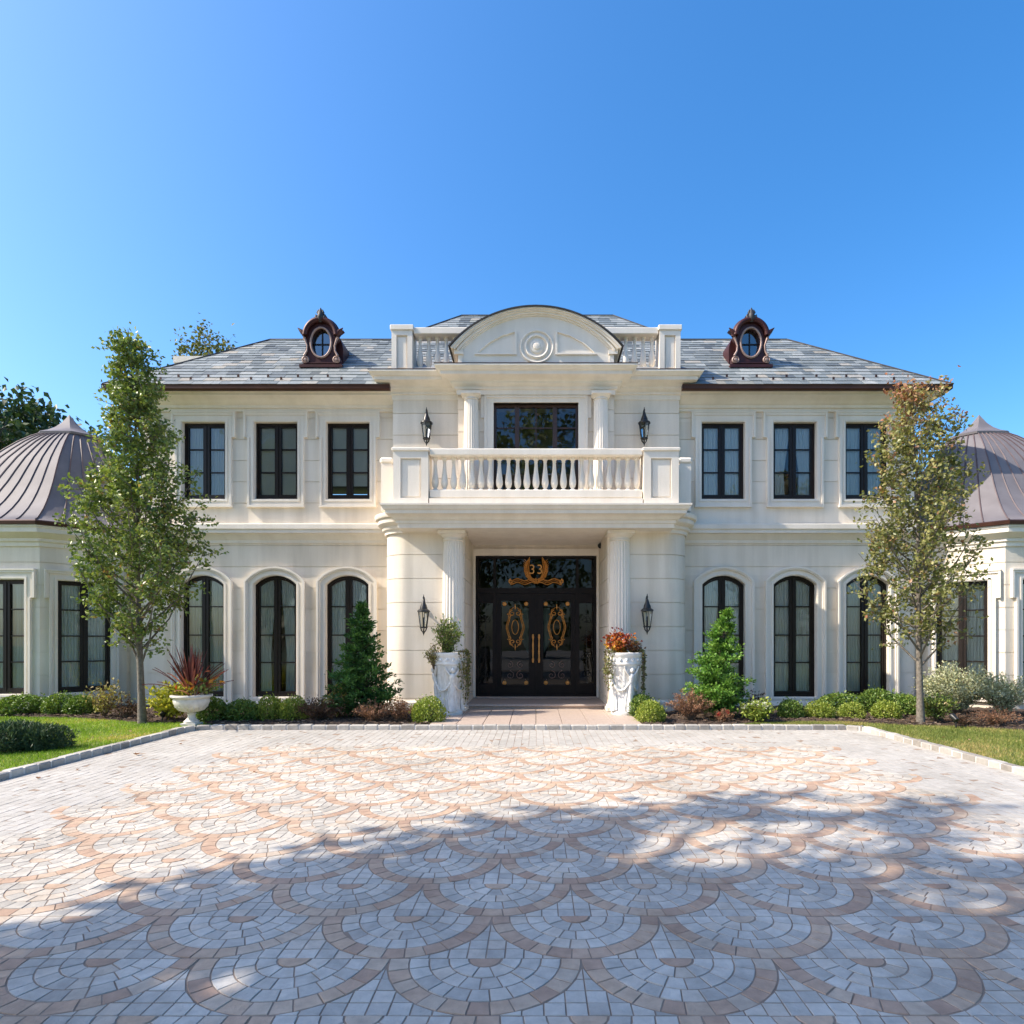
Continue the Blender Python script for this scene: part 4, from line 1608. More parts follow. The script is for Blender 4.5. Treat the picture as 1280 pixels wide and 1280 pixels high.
# -------- oval dormers
def dormer(cx, flip):
    D0 = 14.93
    zb = 8.11
    half = [(0.49, 0.0), (0.49, 0.09), (0.43, 0.10), (0.455, 0.15), (0.46, 0.21), (0.43, 0.265), (0.375, 0.30), (0.335, 0.36), (0.315, 0.45), (0.32, 0.55), (0.345, 0.63), (0.40, 0.68),
            (0.42, 0.73), (0.40, 0.77), (0.42, 0.82), (0.53, 0.90), (0.50, 0.90), (0.41, 0.90), (0.375, 0.98), (0.31, 1.07), (0.22, 1.145), (0.12, 1.185), (0.105, 1.22), (0.12, 1.25), (0.075, 1.29), (0.055, 1.33), (0.0, 1.37)]
    ol = half + [(-x, z) for x, z in half[-2::-1]]
    n = 36
    ov = [(0.225 * math.cos(2 * PI * k / n), 0.60 + 0.335 * math.sin(2 * PI * k / n)) for k in range(n)]
    mb = MB()
    mb.plate(ol, [ov], 0.0, 0.13)
    mb.box(-0.51, 0.51, -0.05, 0.2, 0.0, 0.07)
    mb.box(-0.40, 0.40, -0.03, 0.0, 0.10, 0.125)
    # barrel body behind
    bo = [(-0.46, -0.4), (0.46, -0.4), (0.46, 0.50)] + [(0.46 * math.cos(PI * k / 14), 0.50 + 0.56 * math.sin(PI * k / 14)) for k in range(1, 14)] + [(-0.46, 0.50)]
    mb.plate(bo, [], 0.22, 1.9)
    mb.plate([(-0.30, 0.1), (0.30, 0.1), (0.30, 0.95), (-0.30, 0.95)], [ov], 0.131, 0.219)
    dm = mb.build('dormer', M['copper'], house, 35, (cx, D0, zb))
    # moulded hood over the oval
    hd = MB()
    pts = []
    for k in range(25):
        a = PI * (0.02 + 0.96 * k / 24)
        pts.append((0.375 * math.cos(a), -0.05, 0.74 + 0.40 * math.sin(a)))
    hd.tube(pts, 0.065, 8)
    hd.tube([(x * 1.12, 0.02, 0.74 + (z - 0.74) * 1.1) for x, y_, z in pts], 0.045, 8)
    for s_ in (-1, 1):
        hd.tube([(s_ * 0.37, -0.03, 0.78), (s_ * 0.44, -0.05, 0.84), (s_ * 0.54, -0.06, 0.93)], [0.07, 0.055, 0.008], 8)
    hd.build('hood', M['copper'], dm, 50)
    fi = MB()
    fi.tube([(0, -0.03, 1.08), (0, -0.06, 1.16), (0, -0.05, 1.24), (0, -0.04, 1.32), (0, -0.04, 1.42)], [0.05, 0.085, 0.07, 0.055, 0.006], 8)
    for s_ in (-1, 1):
        fi.tube([(s_ * 0.03, -0.05, 1.10), (s_ * 0.10, -0.06, 1.17), (s_ * 0.115, -0.05, 1.25)], [0.04, 0.05, 0.01], 8)
        fi.tube([(s_ * 0.02, -0.05, 1.24), (s_ * 0.065, -0.05, 1.30), (s_ * 0.05, -0.05, 1.37)], [0.03, 0.035, 0.008], 8)
    fi.build('finial', M['membrane'], dm, 50)
    rg = MB()
    rg.tube([(0.245 * math.cos(2 * PI * k / n), -0.012, 0.60 + 0.355 * math.sin(2 * PI * k / n)) for k in range(n + 1)], 0.028, 8)
    for s_ in (-1, 1):
        rg.lathe([(0.09, 0), (0.09, 0.025), (0.07, 0.04), (0.05, 0.02), (0.035, 0.045), (0.001, 0.05)], 20, (s_ * 0.37, -0.002, 0.19), axis='y')
        rg.tube([(s_ * 0.40, -0.02, 0.28), (s_ * 0.335, -0.02, 0.40), (s_ * 0.325, -0.02, 0.52), (s_ * 0.37, -0.02, 0.65), (s_ * 0.40, -0.02, 0.72)], [0.03, 0.022, 0.02, 0.026, 0.035], 8)
    rg.build('oval_moulding', M['palecopper'], dm, 50)
    gp = MB()
    i_ = gp.av([(x, 0.10, z) for x, z in ov])
    gp.af([i_ + k for k in range(n)])
    gp.build('pane', M['ovalpane'], dm)
    mu = MB()
    mu.box(-0.011, 0.011, 0.07, 0.095, 0.265, 0.935)
    mu.box(-0.225, 0.225, 0.072, 0.093, 0.589, 0.611)
    mu.build('muntin', M['frame'], dm)


dormer(PX(401.5, 14.93), False)
dormer(PX(938.5, 14.93), True)
# ------------------------------------------------------------------ lanterns and fittings
def lantern(loc, label):
    t = empty('wall_lantern', loc, label, 'lantern', 'black lanterns on the entrance walls')
    mb = MB()
    mb.lathe([(0.055, 0.0), (0.055, 0.015), (0.035, 0.03), (0.0, 0.032)], 16, (0, 0, 0.13), axis='y')
    mb.build('wall_plate', M['iron'], t, 40)
    mb = MB()
    pts = [(0, 0, 0.13), (0, -0.06, 0.11), (0, -0.11, 0.16), (0, -0.12, 0.26), (0, -0.15, 0.36), (0, -0.2, 0.395), (0, -0.235, 0.37), (0, -0.235, 0.30)]
    mb.tube(pts, [0.016, 0.018, 0.018, 0.018, 0.018, 0.02, 0.018, 0.016], 8)
    mb.build('arm', M['iron'], t, 50)
    mb = MB()
    c = (0, -0.235, 0)
    mb.lathe([(0.004, 0.46), (0.012, 0.42), (0.022, 0.39), (0.012, 0.36), (0.03, 0.33), (0.045, 0.27), (0.075, 0.20), (0.085, 0.15), (0.135, 0.115), (0.14, 0.09), (0.12, 0.085)], 12, c)
    mb.build('cap', M['iron'], t, 40)
    mb = MB()
    n = 6
    for k in range(n):
        a = 2 * PI * (k + 0.5) / n
        p = [(0.118 * math.cos(a), -0.235 + 0.118 * math.sin(a), 0.09), (0.072 * math.cos(a), -0.235 + 0.072 * math.sin(a), -0.24)]
        mb.tube(p, 0.009, 6)
        q = [(0.07 * math.cos(a), -0.235 + 0.07 * math.sin(a), -0.25), (0.055 * math.cos(a), -0.235 + 0.055 * math.sin(a), -0.31), (0.012 * math.cos(a), -0.235 + 0.012 * math.sin(a), -0.36)]
        mb.tube(q, 0.009, 6)
    mb.lathe([(0.082, -0.235), (0.085, -0.245), (0.082, -0.26), (0.03, -0.262)], 6, c)
    mb.lathe([(0.015, -0.34), (0.02, -0.37), (0.008, -0.40), (0.004, -0.42)], 8, c)
    mb.lathe([(0.02, -0.234), (0.02, -0.12), (0.012, -0.11), (0.012, -0.05), (0.002, -0.02)], 8, c)
    mb.build('cage', M['iron'], t, 40)
    mb = MB()
    mb.loops([[(r_ * math.cos(2 * PI * (k + 0.5) / n), -0.235 + r_ * math.sin(2 * PI * (k + 0.5) / n), z) for k in range(n)] for r_, z in ((0.066, -0.235), (0.11, 0.085))])
    mb.build('lamp_glass', M['lampglass'], t)
    return t


lantern((PX(534, 14.15), UY, PZ(535, 14.1)), 'black wall lantern above the balcony, left of the upper window')
lantern((PX(804.5, 14.15), UY, PZ(535, 14.1)), 'black wall lantern above the balcony, right of the upper window')
lantern((PX(529.5, 13.36), PY, PZ(770, 13.4)), 'black wall lantern on the sunlit pier left of the front door')
lantern((PX(809, 13.36), PY, PZ(769, 13.4)), 'black wall lantern on the shaded pier right of the front door')

t = empty('security_camera', (PX(756, 14.6), 15.2, PZ(681, 15.2)), 'small black security camera under the porch ceiling by the right column', 'camera')
mb = MB()
mb.tube([(0.14, 0.1, 0.12), (0.10, 0.0, 0.06), (0.02, -0.06, 0.02)], 0.03, 8)
mb.build('bracket', M['iron'], t, 50)
mb = MB()
mb.tube([(0.07, 0.02, 0.05), (0.0, -0.10, 0.0), (-0.07, -0.2, -0.06)], [0.06, 0.07, 0.065], 10)
mb.build('camera_body', M['iron'], t, 50)


def path_light(x, y, label):
    t = empty('garden_light', (x, y, 0.05), label, 'garden light', 'small garden lights in the beds')
    mb = MB()
    mb.tube([(0, 0, -0.04), (0, 0, 0.12)], 0.014, 8)
    mb.build('stake', M['iron'], t, 50)
    mb = MB()
    mb.tube([(0, 0.03, 0.11), (0, -0.02, 0.14), (0.0, 0.10, 0.20)], [0.035, 0.045, 0.055], 12)
    mb.build('lamp_head', M['iron'], t, 50)


path_light(PX(203, 11.75), 11.75, 'small black garden spotlight on the lawn beside the slim left tree')
path_light(PX(1181, 11.3), 11.0, 'small black garden spotlight in front of the silvery bush at right')

# ------------------------------------------------------------------ foliage tools
nrg = np.random.default_rng(11)


def leaf_mesh(name, P, L, W, tone, mat, U=None, spread=1.0, up=0.0, bend=0.18, parent=None, loc=None):
    """many small leaf blades, one mesh: P centres, U preferred leaf axis"""
    P = np.asarray(P, float)
    n = len(P)
    L = np.broadcast_to(np.asarray(L, float), (n,)) * nrg.uniform(0.7, 1.25, n)
    W = np.broadcast_to(np.asarray(W, float), (n,)) * nrg.uniform(0.75, 1.2, n)
    d_ = nrg.normal(size=(n, 3))
    d_ /= np.linalg.norm(d_, axis=1)[:, None]
    if U is not None:
        d_ = np.asarray(U, float) + d_ * spread
        d_ /= np.linalg.norm(d_, axis=1)[:, None] + 1e-9
    r_ = nrg.normal(size=(n, 3))
    r_[:, 2] += up * 2
    s = np.cross(d_, r_)
    s /= np.linalg.norm(s, axis=1)[:, None] + 1e-9
    nn = np.cross(s, d_)
    a = P - d_ * L[:, None] * 0.5
    b = P + d_ * L[:, None] * 0.5 - nn * (bend * L)[:, None] * 0.5
    m0 = P - d_ * L[:, None] * 0.08
    l_ = m0 + s * W[:, None] * 0.5 + nn * (bend * L)[:, None] * 0.45
    q = m0 - s * W[:, None] * 0.5 + nn * (bend * L)[:, None] * 0.45
    V = np.stack([a, l_, b, q], 1).reshape(-1, 3)
    me = bpy.data.meshes.new(name)
    me.vertices.add(4 * n)
    me.vertices.foreach_set('co', V.ravel())
    me.loops.add(6 * n)
    base = np.arange(n)[:, None] * 4
    F_ = np.concatenate([base + np.array([[0, 2, 1]]), base + np.array([[0, 3, 2]])], 1).reshape(-1)
    me.loops.foreach_set('vertex_index', F_.astype(np.int32))
    me.polygons.add(2 * n)
    me.polygons.foreach_set('loop_start', (np.arange(2 * n) * 3).astype(np.int32))
    me.polygons.foreach_set('loop_total', np.full(2 * n, 3, np.int32))
    me.update(calc_edges=True)
    at = me.attributes.new('tone', 'FLOAT', 'FACE')
    at.data.foreach_set('value', np.repeat(np.clip(tone, 0, 1), 2).astype(np.float32))
    me.materials.append(mat)
    return link(name, me, parent, loc)


def join_mb_leaf(*a):
    pass


G = {
    'pear': leafmat('pear_leaf', [(0.000, (0.095, 0.146, 0.038)), (0.450, (0.183, 0.255, 0.062)), (0.750, (0.316, 0.372, 0.095)), (0.930, (0.442, 0.437, 0.131)), (1.000, (0.355, 0.219, 0.103))], 0.3, 0.35),
    'pear2': leafmat('turning_leaf', [(0.000, (0.117, 0.143, 0.046)), (0.400, (0.247, 0.254, 0.085)), (0.660, (0.390, 0.351, 0.130)), (0.800, (0.390, 0.247, 0.130)), (1.000, (0.390, 0.169, 0.098))], 0.3, 0.4),
    'box': leafmat('boxwood_leaf', [(0.000, (0.056, 0.108, 0.026)), (0.500, (0.127, 0.218, 0.041)), (1.000, (0.275, 0.344, 0.074))], 0.25, 0.4),
    'bright': leafmat('bright_boxwood_leaf', [(0.000, (0.140, 0.202, 0.036)), (0.500, (0.269, 0.347, 0.055)), (1.000, (0.468, 0.474, 0.097))], 0.3, 0.45),
    'juniper': leafmat('juniper_leaf', [(0.000, (0.029, 0.055, 0.029)), (0.500, (0.052, 0.100, 0.046)), (1.000, (0.112, 0.164, 0.078))], 0.15, 0.5),
    'conifer': leafmat('shaded_conifer_spray', [(0.000, (0.031, 0.085, 0.026)), (0.500, (0.061, 0.159, 0.038)), (1.000, (0.123, 0.252, 0.056))], 0.2, 0.5),  # the left tree's shade is put into this darker green
    'conifer_lit': leafmat('sunlit_conifer_spray', [(0.000, (0.061, 0.143, 0.029)), (0.500, (0.124, 0.277, 0.043)), (1.000, (0.247, 0.394, 0.072))], 0.25, 0.5),  # sunlight is put into this brighter copy of the conifer green
    'brown': leafmat('brown_leaf', [(0.0, (0.05, 0.022, 0.014)), (0.5, (0.12, 0.06, 0.035)), (0.8, (0.17, 0.095, 0.055)), (1.0, (0.10, 0.11, 0.03))], 0.25, 0.6),
    'rust': leafmat('rust_leaf', [(0.000, (0.173, 0.072, 0.041)), (0.500, (0.302, 0.151, 0.086)), (1.000, (0.418, 0.245, 0.144))], 0.25, 0.6),
    'yellow': leafmat('yellow_leaf', [(0.000, (0.176, 0.229, 0.035)), (0.500, (0.474, 0.474, 0.053)), (1.000, (0.737, 0.632, 0.105))], 0.35, 0.5),
    'dry': leafmat('dry_leaf', [(0.000, (0.156, 0.098, 0.052)), (0.400, (0.312, 0.247, 0.091)), (0.700, (0.429, 0.390, 0.130)), (1.000, (0.156, 0.195, 0.052))], 0.3, 0.6),
    'silver': leafmat('silver_leaf', [(0.000, (0.315, 0.329, 0.172)), (0.500, (0.515, 0.537, 0.337)), (0.850, (0.715, 0.723, 0.543)), (1.000, (0.601, 0.529, 0.200))], 0.25, 0.6),
    'cordyline': leafmat('cordyline_blade', [(0.000, (0.104, 0.027, 0.027)), (0.500, (0.218, 0.053, 0.046)), (1.000, (0.399, 0.142, 0.104))], 0.2, 0.35),
    'coleus': leafmat('coleus_leaf', [(0.000, (0.140, 0.017, 0.017)), (0.350, (0.364, 0.056, 0.025)), (0.600, (0.532, 0.168, 0.021)), (0.850, (0.630, 0.308, 0.028)), (1.000, (0.168, 0.196, 0.035))], 0.3, 0.45),
    'lime': leafmat('leafy_green', [(0.000, (0.078, 0.133, 0.029)), (0.500, (0.187, 0.257, 0.055)), (0.900, (0.374, 0.406, 0.109)), (1.000, (0.624, 0.406, 0.312))], 0.3, 0.5),
    'ivy': leafmat('ivy_leaf', [(0.0, (0.06, 0.085, 0.02)), (0.5, (0.16, 0.165, 0.05)), (1.0, (0.35, 0.33, 0.14))], 0.25, 0.5),
    'petal': leafmat('white_petal', [(0.0, (0.62, 0.60, 0.50)), (1.0, (0.80, 0.79, 0.72))], 0.3, 0.6),
    'redpetal': leafmat('red_petal', [(0.0, (0.40, 0.03, 0.03)), (1.0, (0.55, 0.08, 0.06))], 0.3, 0.6),
    'oak': leafmat('far_tree_leaf', [(0.000, (0.022, 0.050, 0.019)), (0.500, (0.046, 0.086, 0.030)), (1.000, (0.091, 0.132, 0.044))], 0.2, 0.5),
    'elm': leafmat('pale_tree_leaf', [(0.000, (0.080, 0.096, 0.032)), (0.500, (0.160, 0.176, 0.056)), (1.000, (0.272, 0.240, 0.080))], 0.3, 0.5),
    'grass': leafmat('grass_blade', [(0.000, (0.147, 0.257, 0.024)), (0.500, (0.281, 0.430, 0.038)), (0.850, (0.428, 0.523, 0.058)), (1.000, (0.669, 0.489, 0.186))], 0.35, 0.5),
    'grass2': leafmat('drier_grass_blade', [(0.000, (0.123, 0.167, 0.032)), (0.450, (0.236, 0.274, 0.059)), (0.750, (0.391, 0.334, 0.117)), (1.000, (0.556, 0.392, 0.175))], 0.3, 0.6),
}


def lump(dirs, seed, k=9, amp=0.16):
    r_ = np.random.default_rng(seed)
    c = r_.normal(size=(k, 3))
    c /= np.linalg.norm(c, axis=1)[:, None]
    v = np.zeros(len(dirs))
    for q in range(k):
        v += np.exp((dirs @ c[q] - 1) * 7) * r_.uniform(-0.4, 1.0)
    return 1 + amp * v


def ball_points(n, rx, ry, rz, seed, low=-0.55, amp=0.16, thin=0.35):
    d_ = nrg.normal(size=(n * 2, 3))
    d_ /= np.linalg.norm(d_, axis=1)[:, None]
    d_ = d_[d_[:, 2] > low][:n]
    rr = (1 - thin * nrg.random(len(d_)) ** 1.6) * lump(d_, seed, amp=amp)
    rr = rr * np.where(nrg.random(len(d_)) < 0.07, nrg.uniform(1.05, 1.28, len(d_)), 1.0)
    p = d_ * rr[:, None] * np.array([rx, ry, rz])
    p[:, 2] += rz * 0.55
    return p, d_


def twigs(mb, n, rx, ry, rz, r0=0.008, z0=0.0):
    for k in range(n):
        a = rng.uniform(0, 2 * PI)
        e = rng.uniform(0.2, 1.3)
        x, y, z = rx * 0.8 * math.cos(a) * math.cos(e), ry * 0.8 * math.sin(a) * math.cos(e), rz * (0.5 + 0.8 * math.sin(e))
        mb.tube([(x * 0.08, y * 0.08, z0), (x * 0.5 + rng.uniform(-.03, .03), y * 0.5, z * 0.55), (x, y, z)], [r0, r0 * 0.7, r0 * 0.35], 5)


def bush_proto(rx, ry, rz, n, leaf, mat, seed, up=0.3, thin=0.35, amp=0.16, twigmat=None, ntw=14):
    """returns (twigs, foliage) meshes at the origin"""
    p, d_ = ball_points(n, rx, ry, rz, seed, amp=amp, thin=thin)
    tone = nrg.normal(0.5, 0.2, len(p)) + (lump(d_, seed + 5, 8, 0.25) - 1)
    ft = leaf_mesh('foliage', p, leaf[0], leaf[1], tone, mat, U=d_ * 0.7 + np.array([0, 0, up]), spread=0.9)
    mb = MB()
    twigs(mb, ntw, rx, ry, rz)
    st = mb.build('stems', twigmat or M['darkbark'])
    return [st, ft]


def place_bush(name, proto, x, y, z, sx, sy, sz, rz, label, cat, group=None, fresh=[]):
    t = empty(name, (x, y, z), label, cat, group, rz)
    t.scale = (sx, sy, sz)
    for o in proto:
        if o.parent is None and o.name in ('stems', 'foliage') or o.get('fresh', 1) == 1 and o.parent is None:
            o.parent = t
            o['fresh'] = 0
        else:
            copy_part(o, t)
    return t


GZ = 0.06
box_a = bush_proto(0.29, 0.27, 0.24, 2300, (0.046, 0.028), G['box'], 21, thin=0.5, amp=0.34)
box_b = bush_proto(0.29, 0.27, 0.24, 2300, (0.044, 0.027), G['bright'], 22, thin=0.45, amp=0.3)
jun = bush_proto(0.33, 0.30, 0.22, 3000, (0.075, 0.012), G['juniper'], 23, up=0.5, amp=0.3)


def bx(px, D, wpx, hpx, kind, label, group='clipped evergreen mounds in the beds'):
    wd = wpx / F * D
    hh = hpx / F * D
    proto = {'a': box_a, 'b': box_b}[kind]
    place_bush('boxwood', proto, PX(px, D), D, GZ - 0.01, wd / 0.6 * rng.uniform(0.92, 1.08), wd / 0.6 * rng.uniform(0.9, 1.2), hh / 0.40 * rng.uniform(0.92, 1.1), rng.uniform(0, 6.28), label, 'shrub', group)


bx(24, 13.0, 56, 26, 'a', 'low boxwood mound under the left tower window, leftmost of the row')
bx(72, 12.95, 36, 26, 'a', 'round boxwood under the two-leaf tower window, nearer the photo edge')
bx(102, 12.9, 38, 25, 'a', 'round boxwood under the two-leaf tower window, beside the yellow perennials')
bx(265, 11.9, 40, 31, 'a', 'dark boxwood just right of the stone bowl urn')
bx(305, 11.95, 44, 30, 'a', 'boxwood in front of the pier between the first two arched windows')
bx(339, 12.05, 32, 29, 'b', 'bright boxwood under the left leaf of the second arched window')
bx(366, 12.05, 36, 30, 'b', 'bright boxwood under the right leaf of the second arched window')
bx(534, 11.75, 40, 34, 'b', 'boxwood at the foot of the tall planter left of the steps')
bx(815, 11.75, 37, 27, 'b', 'yellow green boxwood at the foot of the tall planter right of the steps')
bx(988, 12.3, 32, 25, 'a', 'dark boxwood under the middle right arched window, beside the white flowers')
bx(1025, 12.3, 34, 23, 'b', 'bright clipped boxwood under the right half of the middle right arched window')
bx(1064, 12.35, 32, 22, 'b', 'bright clipped boxwood at the left foot of the last arched window')
bx(1107, 12.35, 36, 21, 'b', 'bright clipped boxwood at the right foot of the last arched window')
bx(1046, 13.4, 50, 27, 'a', 'dark shaded boxwood behind the clipped bright pair')
bx(1095, 13.4, 46, 33, 'a', 'dark shaded boxwood against the wall under the last arched window')
bx(1132, 13.0, 44, 27, 'a', 'green boxwood beside the trunk of the right tree')
bx(800, 12.6, 34, 28, 'a', 'dark boxwood half hidden behind the yellow green one')


def jx(px, D, wpx, hpx, label):
    wd, hh = wpx / F * D, hpx / F * D
    place_bush('juniper', jun, PX(px, D), D, 0.04, wd / 0.68, wd / 0.7, hh / 0.38, rng.uniform(0, 6.28), label, 'shrub', 'dark junipers on the left lawn')


jx(13, 8.75, 70, 40, 'dark juniper on the left lawn, cut by the photo edge')
jx(50, 8.85, 56, 35, 'dark juniper on the left lawn, its right end of the clump')


# ------- loose shrubs on visible stems
def stem_shrub(name, px, D, wpx, hpx, nst, nleaf, leaf, mat, label, cat='shrub', group=None, z=GZ - 0.02, tonek=None, stemmat='twig', droop=0.25, core=0.25, flowers=None, spread=1.1):
    W_, H_ = wpx / F * D, hpx / F * D
    t = empty(name, (PX(px, D), D, z), label, cat, group)
    mb = MB()
    P, U = [], []
    for k in range(nst):
        a = rng.uniform(0, 2 * PI)
        rr = math.sqrt(rng.random())
        ex, ey = W_ / 2 * rr * math.cos(a), W_ * 0.42 * rr * math.sin(a)
        ez = H_ * (1 - 0.45 * rr * rr) * rng.uniform(0.75, 1.05)
        pts = []
        for q in range(6):
            s = q / 5
            pts.append(Vector((ex * s ** 1.2 + rng.uniform(-.015, .015), ey * s ** 1.2 + rng.uniform(-.015, .015), ez * (s - droop * rr * s * s) / (1 - droop * rr * 0.999) if droop * rr < 0.9 else ez * s)))
        mb.tube(pts, [0.007, 0.006, 0.005, 0.004, 0.003, 0.002], 4)
        m = max(1, nleaf // nst)
        for q in range(m):
            s = core + (1 - core) * rng.random() ** 0.8
            f_ = s * 5
            i_ = min(4, int(f_))
            p = pts[i_].lerp(pts[i_ + 1], f_ - i_)
            dd = (pts[i_ + 1] - pts[i_]).normalized()
            P.append(p + Vector((rng.gauss(0, 1), rng.gauss(0, 1), rng.gauss(0, 0.7))) * leaf[0] * 0.7)
            U.append(dd)
    P = np.array([tuple(p) for p in P])
    P[:, 2] = np.maximum(P[:, 2], 0.02)
    tone = nrg.normal(0.5, 0.24, len(P))
    if tonek:
        tone = tone + tonek(P, W_, H_)
    mb.build('stems', M[stemmat], t)
    leaf_mesh('foliage', P, leaf[0], leaf[1], tone, mat, U=np.array([tuple(u) for u in U]), spread=spread, parent=t)
    if flowers:
        nf, fl, fm = flowers
        top = P[P[:, 2] > np.percentile(P[:, 2], 45)]
        c = top[nrg.integers(0, len(top), nf)]
        FP, FU = [], []
        for p in c:
            for q in range(14):
                FP.append(p + nrg.normal(0, fl * 0.6, 3) + np.array([0, -0.01, 0.02]))
        leaf_mesh('blossom', np.array(FP), fl, fl * 0.8, nrg.random(len(FP)), fm, parent=t)
    return t


stem_shrub('perennial', 130, 12.4, 66, 50, 40, 520, (0.07, 0.04), G['dry'], 'straggly perennial with yellowing leaves under the left tower, left of the tree trunk', 'perennial')
stem_shrub('perennial', 158, 12.3, 36, 30, 26, 240, (0.06, 0.03), G['brown'], 'withered brown perennial close to the left tree trunk', 'perennial')
stem_shrub('coleus', 212, 11.9, 62, 52, 46, 1100, (0.085, 0.055), G['yellow'], 'yellow green leafy plant behind the stone bowl urn', 'plant')
stem_shrub('barberry', 398, 11.85, 62, 32, 60, 2000, (0.04, 0.022), G['brown'], 'low dark brown barberry left of the dark conifer', 'shrub', stemmat='darkbark')
stem_shrub('perennial', 424, 12.3, 34, 50, 24, 260, (0.10, 0.05), G['dry'], 'tall dry perennial with curled tan leaves behind the barberry', 'perennial')
stem_shrub('spirea', 466, 11.7, 48, 30, 50, 1500, (0.036, 0.02), G['rust'], 'rust brown spirea at the foot of the dark conifer', 'shrub')
stem_shrub('spirea', 500, 11.75, 44, 33, 50, 1500, (0.036, 0.02), G['rust'], 'rust brown spirea next to the boxwood by the left planter', 'shrub')
stem_shrub('spirea', 862, 11.95, 62, 42, 80, 3000, (0.036, 0.02), G['rust'], 'wide rust brown spirea left of the bright conifer', 'shrub')
stem_shrub('spirea', 905, 11.65, 28, 20, 26, 600, (0.036, 0.02), G['rust'], 'small rust spirea at the foot of the bright conifer with red bloom', 'shrub', flowers=(4, 0.03, G['redpetal']))
stem_shrub('hydrangea', 947, 11.75, 42, 34, 40, 900, (0.075, 0.05), G['bright'], 'low green hydrangea covered in white flower heads', 'shrub', flowers=(26, 0.032, G['petal']))
stem_shrub('perennial', 945, 12.6, 46, 36, 26, 260, (0.06, 0.035), G['brown'], 'brown seed heads standing behind the white hydrangea', 'perennial')
stem_shrub('silver_bush', 1196, 12.9, 108, 68, 190, 9000, (0.06, 0.024), G['silver'], 'large pale silvery bush below the right tower window', 'shrub', droop=0.4, core=0.15)
stem_shrub('silver_bush', 1254, 12.7, 84, 58, 130, 5200, (0.055, 0.022), G['silver'], 'smaller grey bush at the right photo edge below the tower', 'shrub', droop=0.35, core=0.15)
stem_shrub('leafy_shrub', 1168, 11.7, 56, 46, 60, 1500, (0.06, 0.03), G['lime'], 'light green shrub at the right tree, low in front of the silvery bush', 'shrub')
stem_shrub('ground_cover', 1246, 11.2, 66, 24, 70, 900, (0.06, 0.012), G['rust'], 'rusty dry groundcover at the right edge of the bed', 'plant', droop=0.6)
stem_shrub('ground_cover', 1204, 11.25, 44, 16, 50, 500, (0.055, 0.012), G['brown'], 'brown dry groundcover under the silvery bush', 'plant', droop=0.6)


# ------- conifers
def conifer(px, D, hpx, wpx, mat, lean, label, seed, spray=(0.085, 0.035)):
    r_ = random.Random(seed)
    H_, W_ = hpx / F * D, wpx / F * D
    t = empty('conifer', (PX(px, D), D, GZ - 0.03), label, 'conifer', 'small conifers beside the entrance')
    mb = MB()
    mb.tube([(0, 0, 0), (0.01, 0, H_ * 0.5), (lean * 0.7, 0, H_ * 0.9)], [0.035, 0.022, 0.006], 8)
    P, U, T = [], [], []
    z = 0.10
    while z < H_ * 0.985:
        s = z / H_
        env = W_ / 2 * min(1.0, (1 - s) ** 0.85 * 1.06 + 0.03)
        nb = max(3, int(6.2 * (1 - s) + 2.6))
        for k in range(nb):
            a = r_.uniform(0, 2 * PI)
            L_ = env * r_.uniform(0.5, 1.18)
            if r_.random() < 0.12:
                L_ *= 1.22
            tip = Vector((math.cos(a) * L_, math.sin(a) * L_, L_ * r_.uniform(0.15, 0.5) + 0.02))
            base = Vector((lean * max(0, s - 0.45) * 1.4, 0, z))
            mid = base + tip * 0.55 + Vector((0, 0, -0.03))
            mb.tube([base, mid, base + tip], [0.008, 0.005, 0.002], 4)
            tn = r_.gauss(0.5, 0.24)
            m = int(18 + 70 * L_ / max(W_ / 2, .1))
            ncl = 2 if L_ < 0.25 else 3
            for q in range(m):
                j = q % ncl
                u = (1.0, 0.68, 0.42)[j]
                rad = (0.038, 0.048, 0.05)[j] * (0.8 + 0.5 * L_ / max(W_ / 2, .1))
                off = Vector((r_.gauss(0, rad), r_.gauss(0, rad), r_.gauss(0, rad * 0.62)))
                P.append(tuple(base + tip * u + off))
                dr = (tip.normalized() * 0.6 + off * 14 + Vector((0, 0, 0.3))).normalized()
                U.append(tuple(dr))
                T.append(tn + r_.gauss(0, 0.12) + 0.25 * (u - 0.7) + off.z * 3)
        z += 0.062 * (1 - 0.35 * s)
    for q in range(60):
        P.append((lean * r_.uniform(0.6, 0.95) + r_.gauss(0, 0.012), r_.gauss(0, 0.012), H_ * r_.uniform(0.9, 1.0)))
        U.append((lean * 1.5, 0, 1))
        T.append(r_.gauss(0.6, 0.15))
    mb.build('trunk', M['darkbark'], t)
    leaf_mesh('foliage', np.array(P), spray[0], spray[1], np.array(T), mat, U=np.array(U), spread=0.35, up=0.35, parent=t)
    return t


conifer(453, 12.35, 146, 82, G['conifer'], -0.02, 'dark green conifer in tree shade left of the entrance, tips spreading in layers', 31, (0.075, 0.034))
conifer(897, 12.35, 138, 78, G['conifer_lit'], 0.26, 'bright green conifer in the sun right of the entrance with a leaning tip', 32, (0.062, 0.04))


